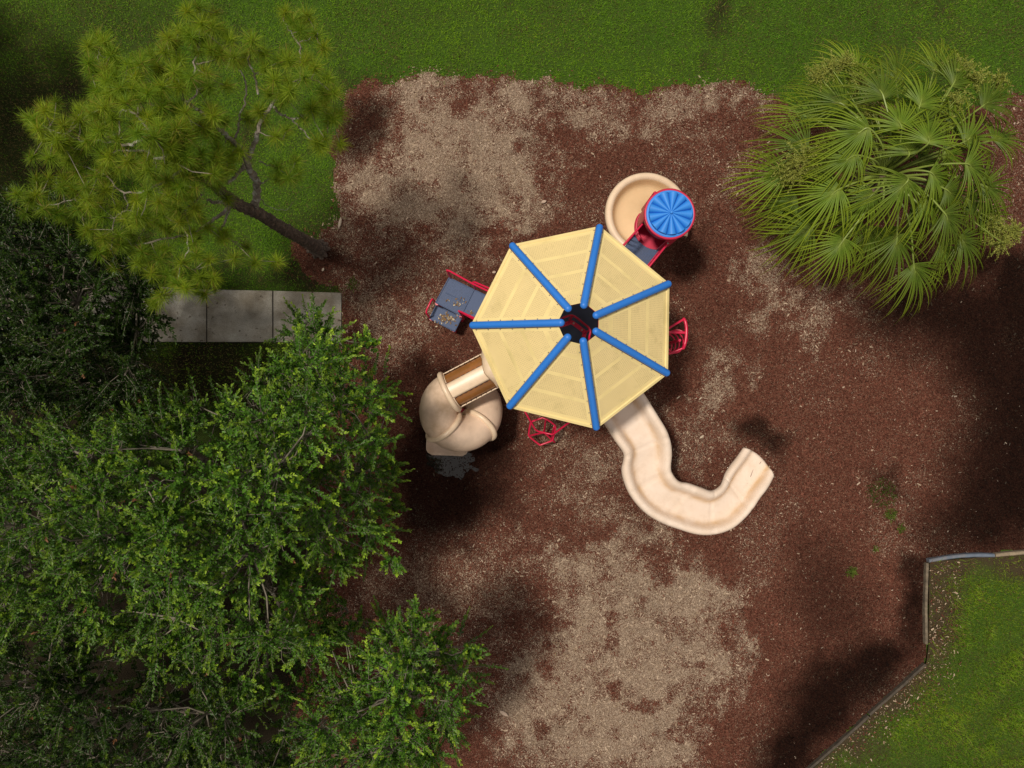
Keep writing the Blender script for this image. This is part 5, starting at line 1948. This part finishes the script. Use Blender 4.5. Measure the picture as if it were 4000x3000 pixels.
    for (x, y, z, r) in FL:
        c = np.array(Z6(x, y, z)); hh = np.array(heart)
        out = c - hh; out[2] = 0; out /= np.linalg.norm(out)
        P_, A_, N_ = [], [], []
        for s in range(40):
            b0 = c
            d = unit(rng.normal(0, 1, 3) + out * .35 + np.array([0, 0, .15]))
            m = 30
            t = np.linspace(0, 1, m)
            pos = b0 + d * (r * rng.uniform(.6, 1.25) * t)[:, None] + np.array([0, 0, -.12]) * (t ** 2)[:, None]
            P_.append(pos); A_.append(unit(d + rng.normal(0, .9, (m, 3)))); N_.append(unit(np.array([0, 0, 1.0]) + rng.normal(0, .6, (m, 3))))
        p = np.concatenate(P_); m = len(p)
        q = rng.random((m, 1))
        cc = np.array([.15, .18, .03]) * (1 - q) + np.array([.33, .34, .065]) * q
        fo = leaf_mesh('flower_spray', p, np.concatenate(A_), np.concatenate(N_), rng.uniform(.035, .065, m), np.full(m, .014), cc, M['palm_leaf'], root)
        fb = MB()
        fb.tube(spline([heart + Vector((0, 0, -.05)), heart.lerp(Vector(c), .55) + Vector((0, 0, .2)), Vector(c)], 5), .011, 6)
        fb.build('flower_stalk', M['petiole'], fo)


build_palm()

# ------------------------------------------------------------------ small things on the ground
def flat_leaf(px, py, L, W, a, mat, name, label, cat, group=None, curl=.25):
    c = P(px, py, .075)
    vs, fs = [], []
    n = 8
    for i in range(n + 1):
        t = i / n
        w = W * .5 * math.sin(math.pi * min(1, t * .96 + .03)) ** .7
        for s in (-1, 0, 1):
            vs.append((c.x + math.cos(a) * L * (t - .5) - math.sin(a) * w * s, c.y + math.sin(a) * L * (t - .5) + math.cos(a) * w * s, c.z + curl * L * (t - .5) ** 2 + (.01 if s else 0)))
    for i in range(n):
        for s in range(2):
            j = i * 3 + s
            fs.append((j, j + 1, j + 4, j + 3))
    b = MB(); b.add(vs, fs)
    o = b.build(name, mat)
    o.modifiers.new('thickness', 'SOLIDIFY').thickness = .004
    return tag(o, label, cat, group)


flat_leaf(1968, 2786, .24, .085, R(-32), M['leaf_dry'], 'fallen_leaf', 'large dry brown leaf lying on pale mulch near the bottom oak', 'leaf')
flat_leaf(1328, 870, .26, .07, R(78), M['chip_pale'], 'bark_strip', 'pale strip of bark at the grass edge above the pine trunk', 'bark')
flat_leaf(2741, 1706, .13, .05, R(35), M['chip_pale'], 'wood_chunk', 'pale chip lying inside the bend of the wave slide', 'wood')
flat_leaf(2650, 1552, .12, .03, R(40), M['chip_pale'], 'wood_chunk', 'pale stick in the shade beside the wave slide top', 'wood')
flat_leaf(2736, 1556, .11, .03, R(42), M['chip_pale'], 'wood_chunk', 'pale stick at the sunlit edge of the roof shadow', 'wood')
flat_leaf(2124, 788, .13, .07, R(20), M['leaf_dry'], 'fallen_leaf', 'dry leaf on red mulch above the roof, right of the pale patch', 'leaf')
flat_leaf(1262, 1053, .09, .05, R(60), M['chip_pale'], 'wood_chunk', 'pale wood chunk below the foot of the pine trunk', 'wood')
flat_leaf(1930, 1063, .09, .06, R(10), M['leaf_dry'], 'fallen_leaf', 'small leaf on the mulch between entry steps and yellow roof', 'leaf')
flat_leaf(2020, 2232, .11, .03, R(-35), M['chip_pale'], 'wood_chunk', 'pale stick left of the bottom pale patch, in oak shade', 'wood')


def weed(px, py, r, n, label, tone=1.0):
    c = P(px, py, .04)
    rng = np.random.default_rng(int(px))
    P_, A_, N_ = [], [], []
    for s in range(n):
        a = rng.uniform(0, 2 * np.pi); q = r * math.sqrt(rng.random())
        b0 = np.array([c.x + math.cos(a) * q, c.y + math.sin(a) * q, .03])
        d = unit(np.array([rng.normal(0, .8), rng.normal(0, .8), .8]))
        P_.append(b0); A_.append(d); N_.append(unit(np.array([0, 0, 1.0]) + rng.normal(0, .4, 3)))
    p = np.array(P_); m = len(p)
    q = rng.random((m, 1))
    cc = np.array([.045, .080, .010]) * (1 - q) + np.array([.13, .165, .025]) * q
    cc = cc * tone
    o = leaf_mesh('weed', p, np.array(A_), np.array(N_), rng.uniform(.06, .13, m), rng.uniform(.012, .022, m), cc, M['grass'], None)
    tag(o, label, 'weed', 'weeds growing in the mulch')


weed(3478, 2010, .13, 130, 'green weed tuft at the lower edge of the dark weed patch')
weed(3445, 1925, .34, 210, 'wide dark sparse weed patch on the black damp spot at right', .55)
weed(3518, 2062, .08, 40, 'small weed tuft lowest of those beside the dark weed patch')
weed(3326, 2234, .10, 110, 'bright weed tuft alone in red mulch left of the wooden timber')
weed(3420, 2142, .05, 26, 'tiny weed tuft midway between the two brighter weeds')
weed(3330, 2850, .10, 60, 'weed tuft overhanging the slanting timber')
weed(1380, 1112, .12, 60, 'low green weeds in mulch beside the path end')
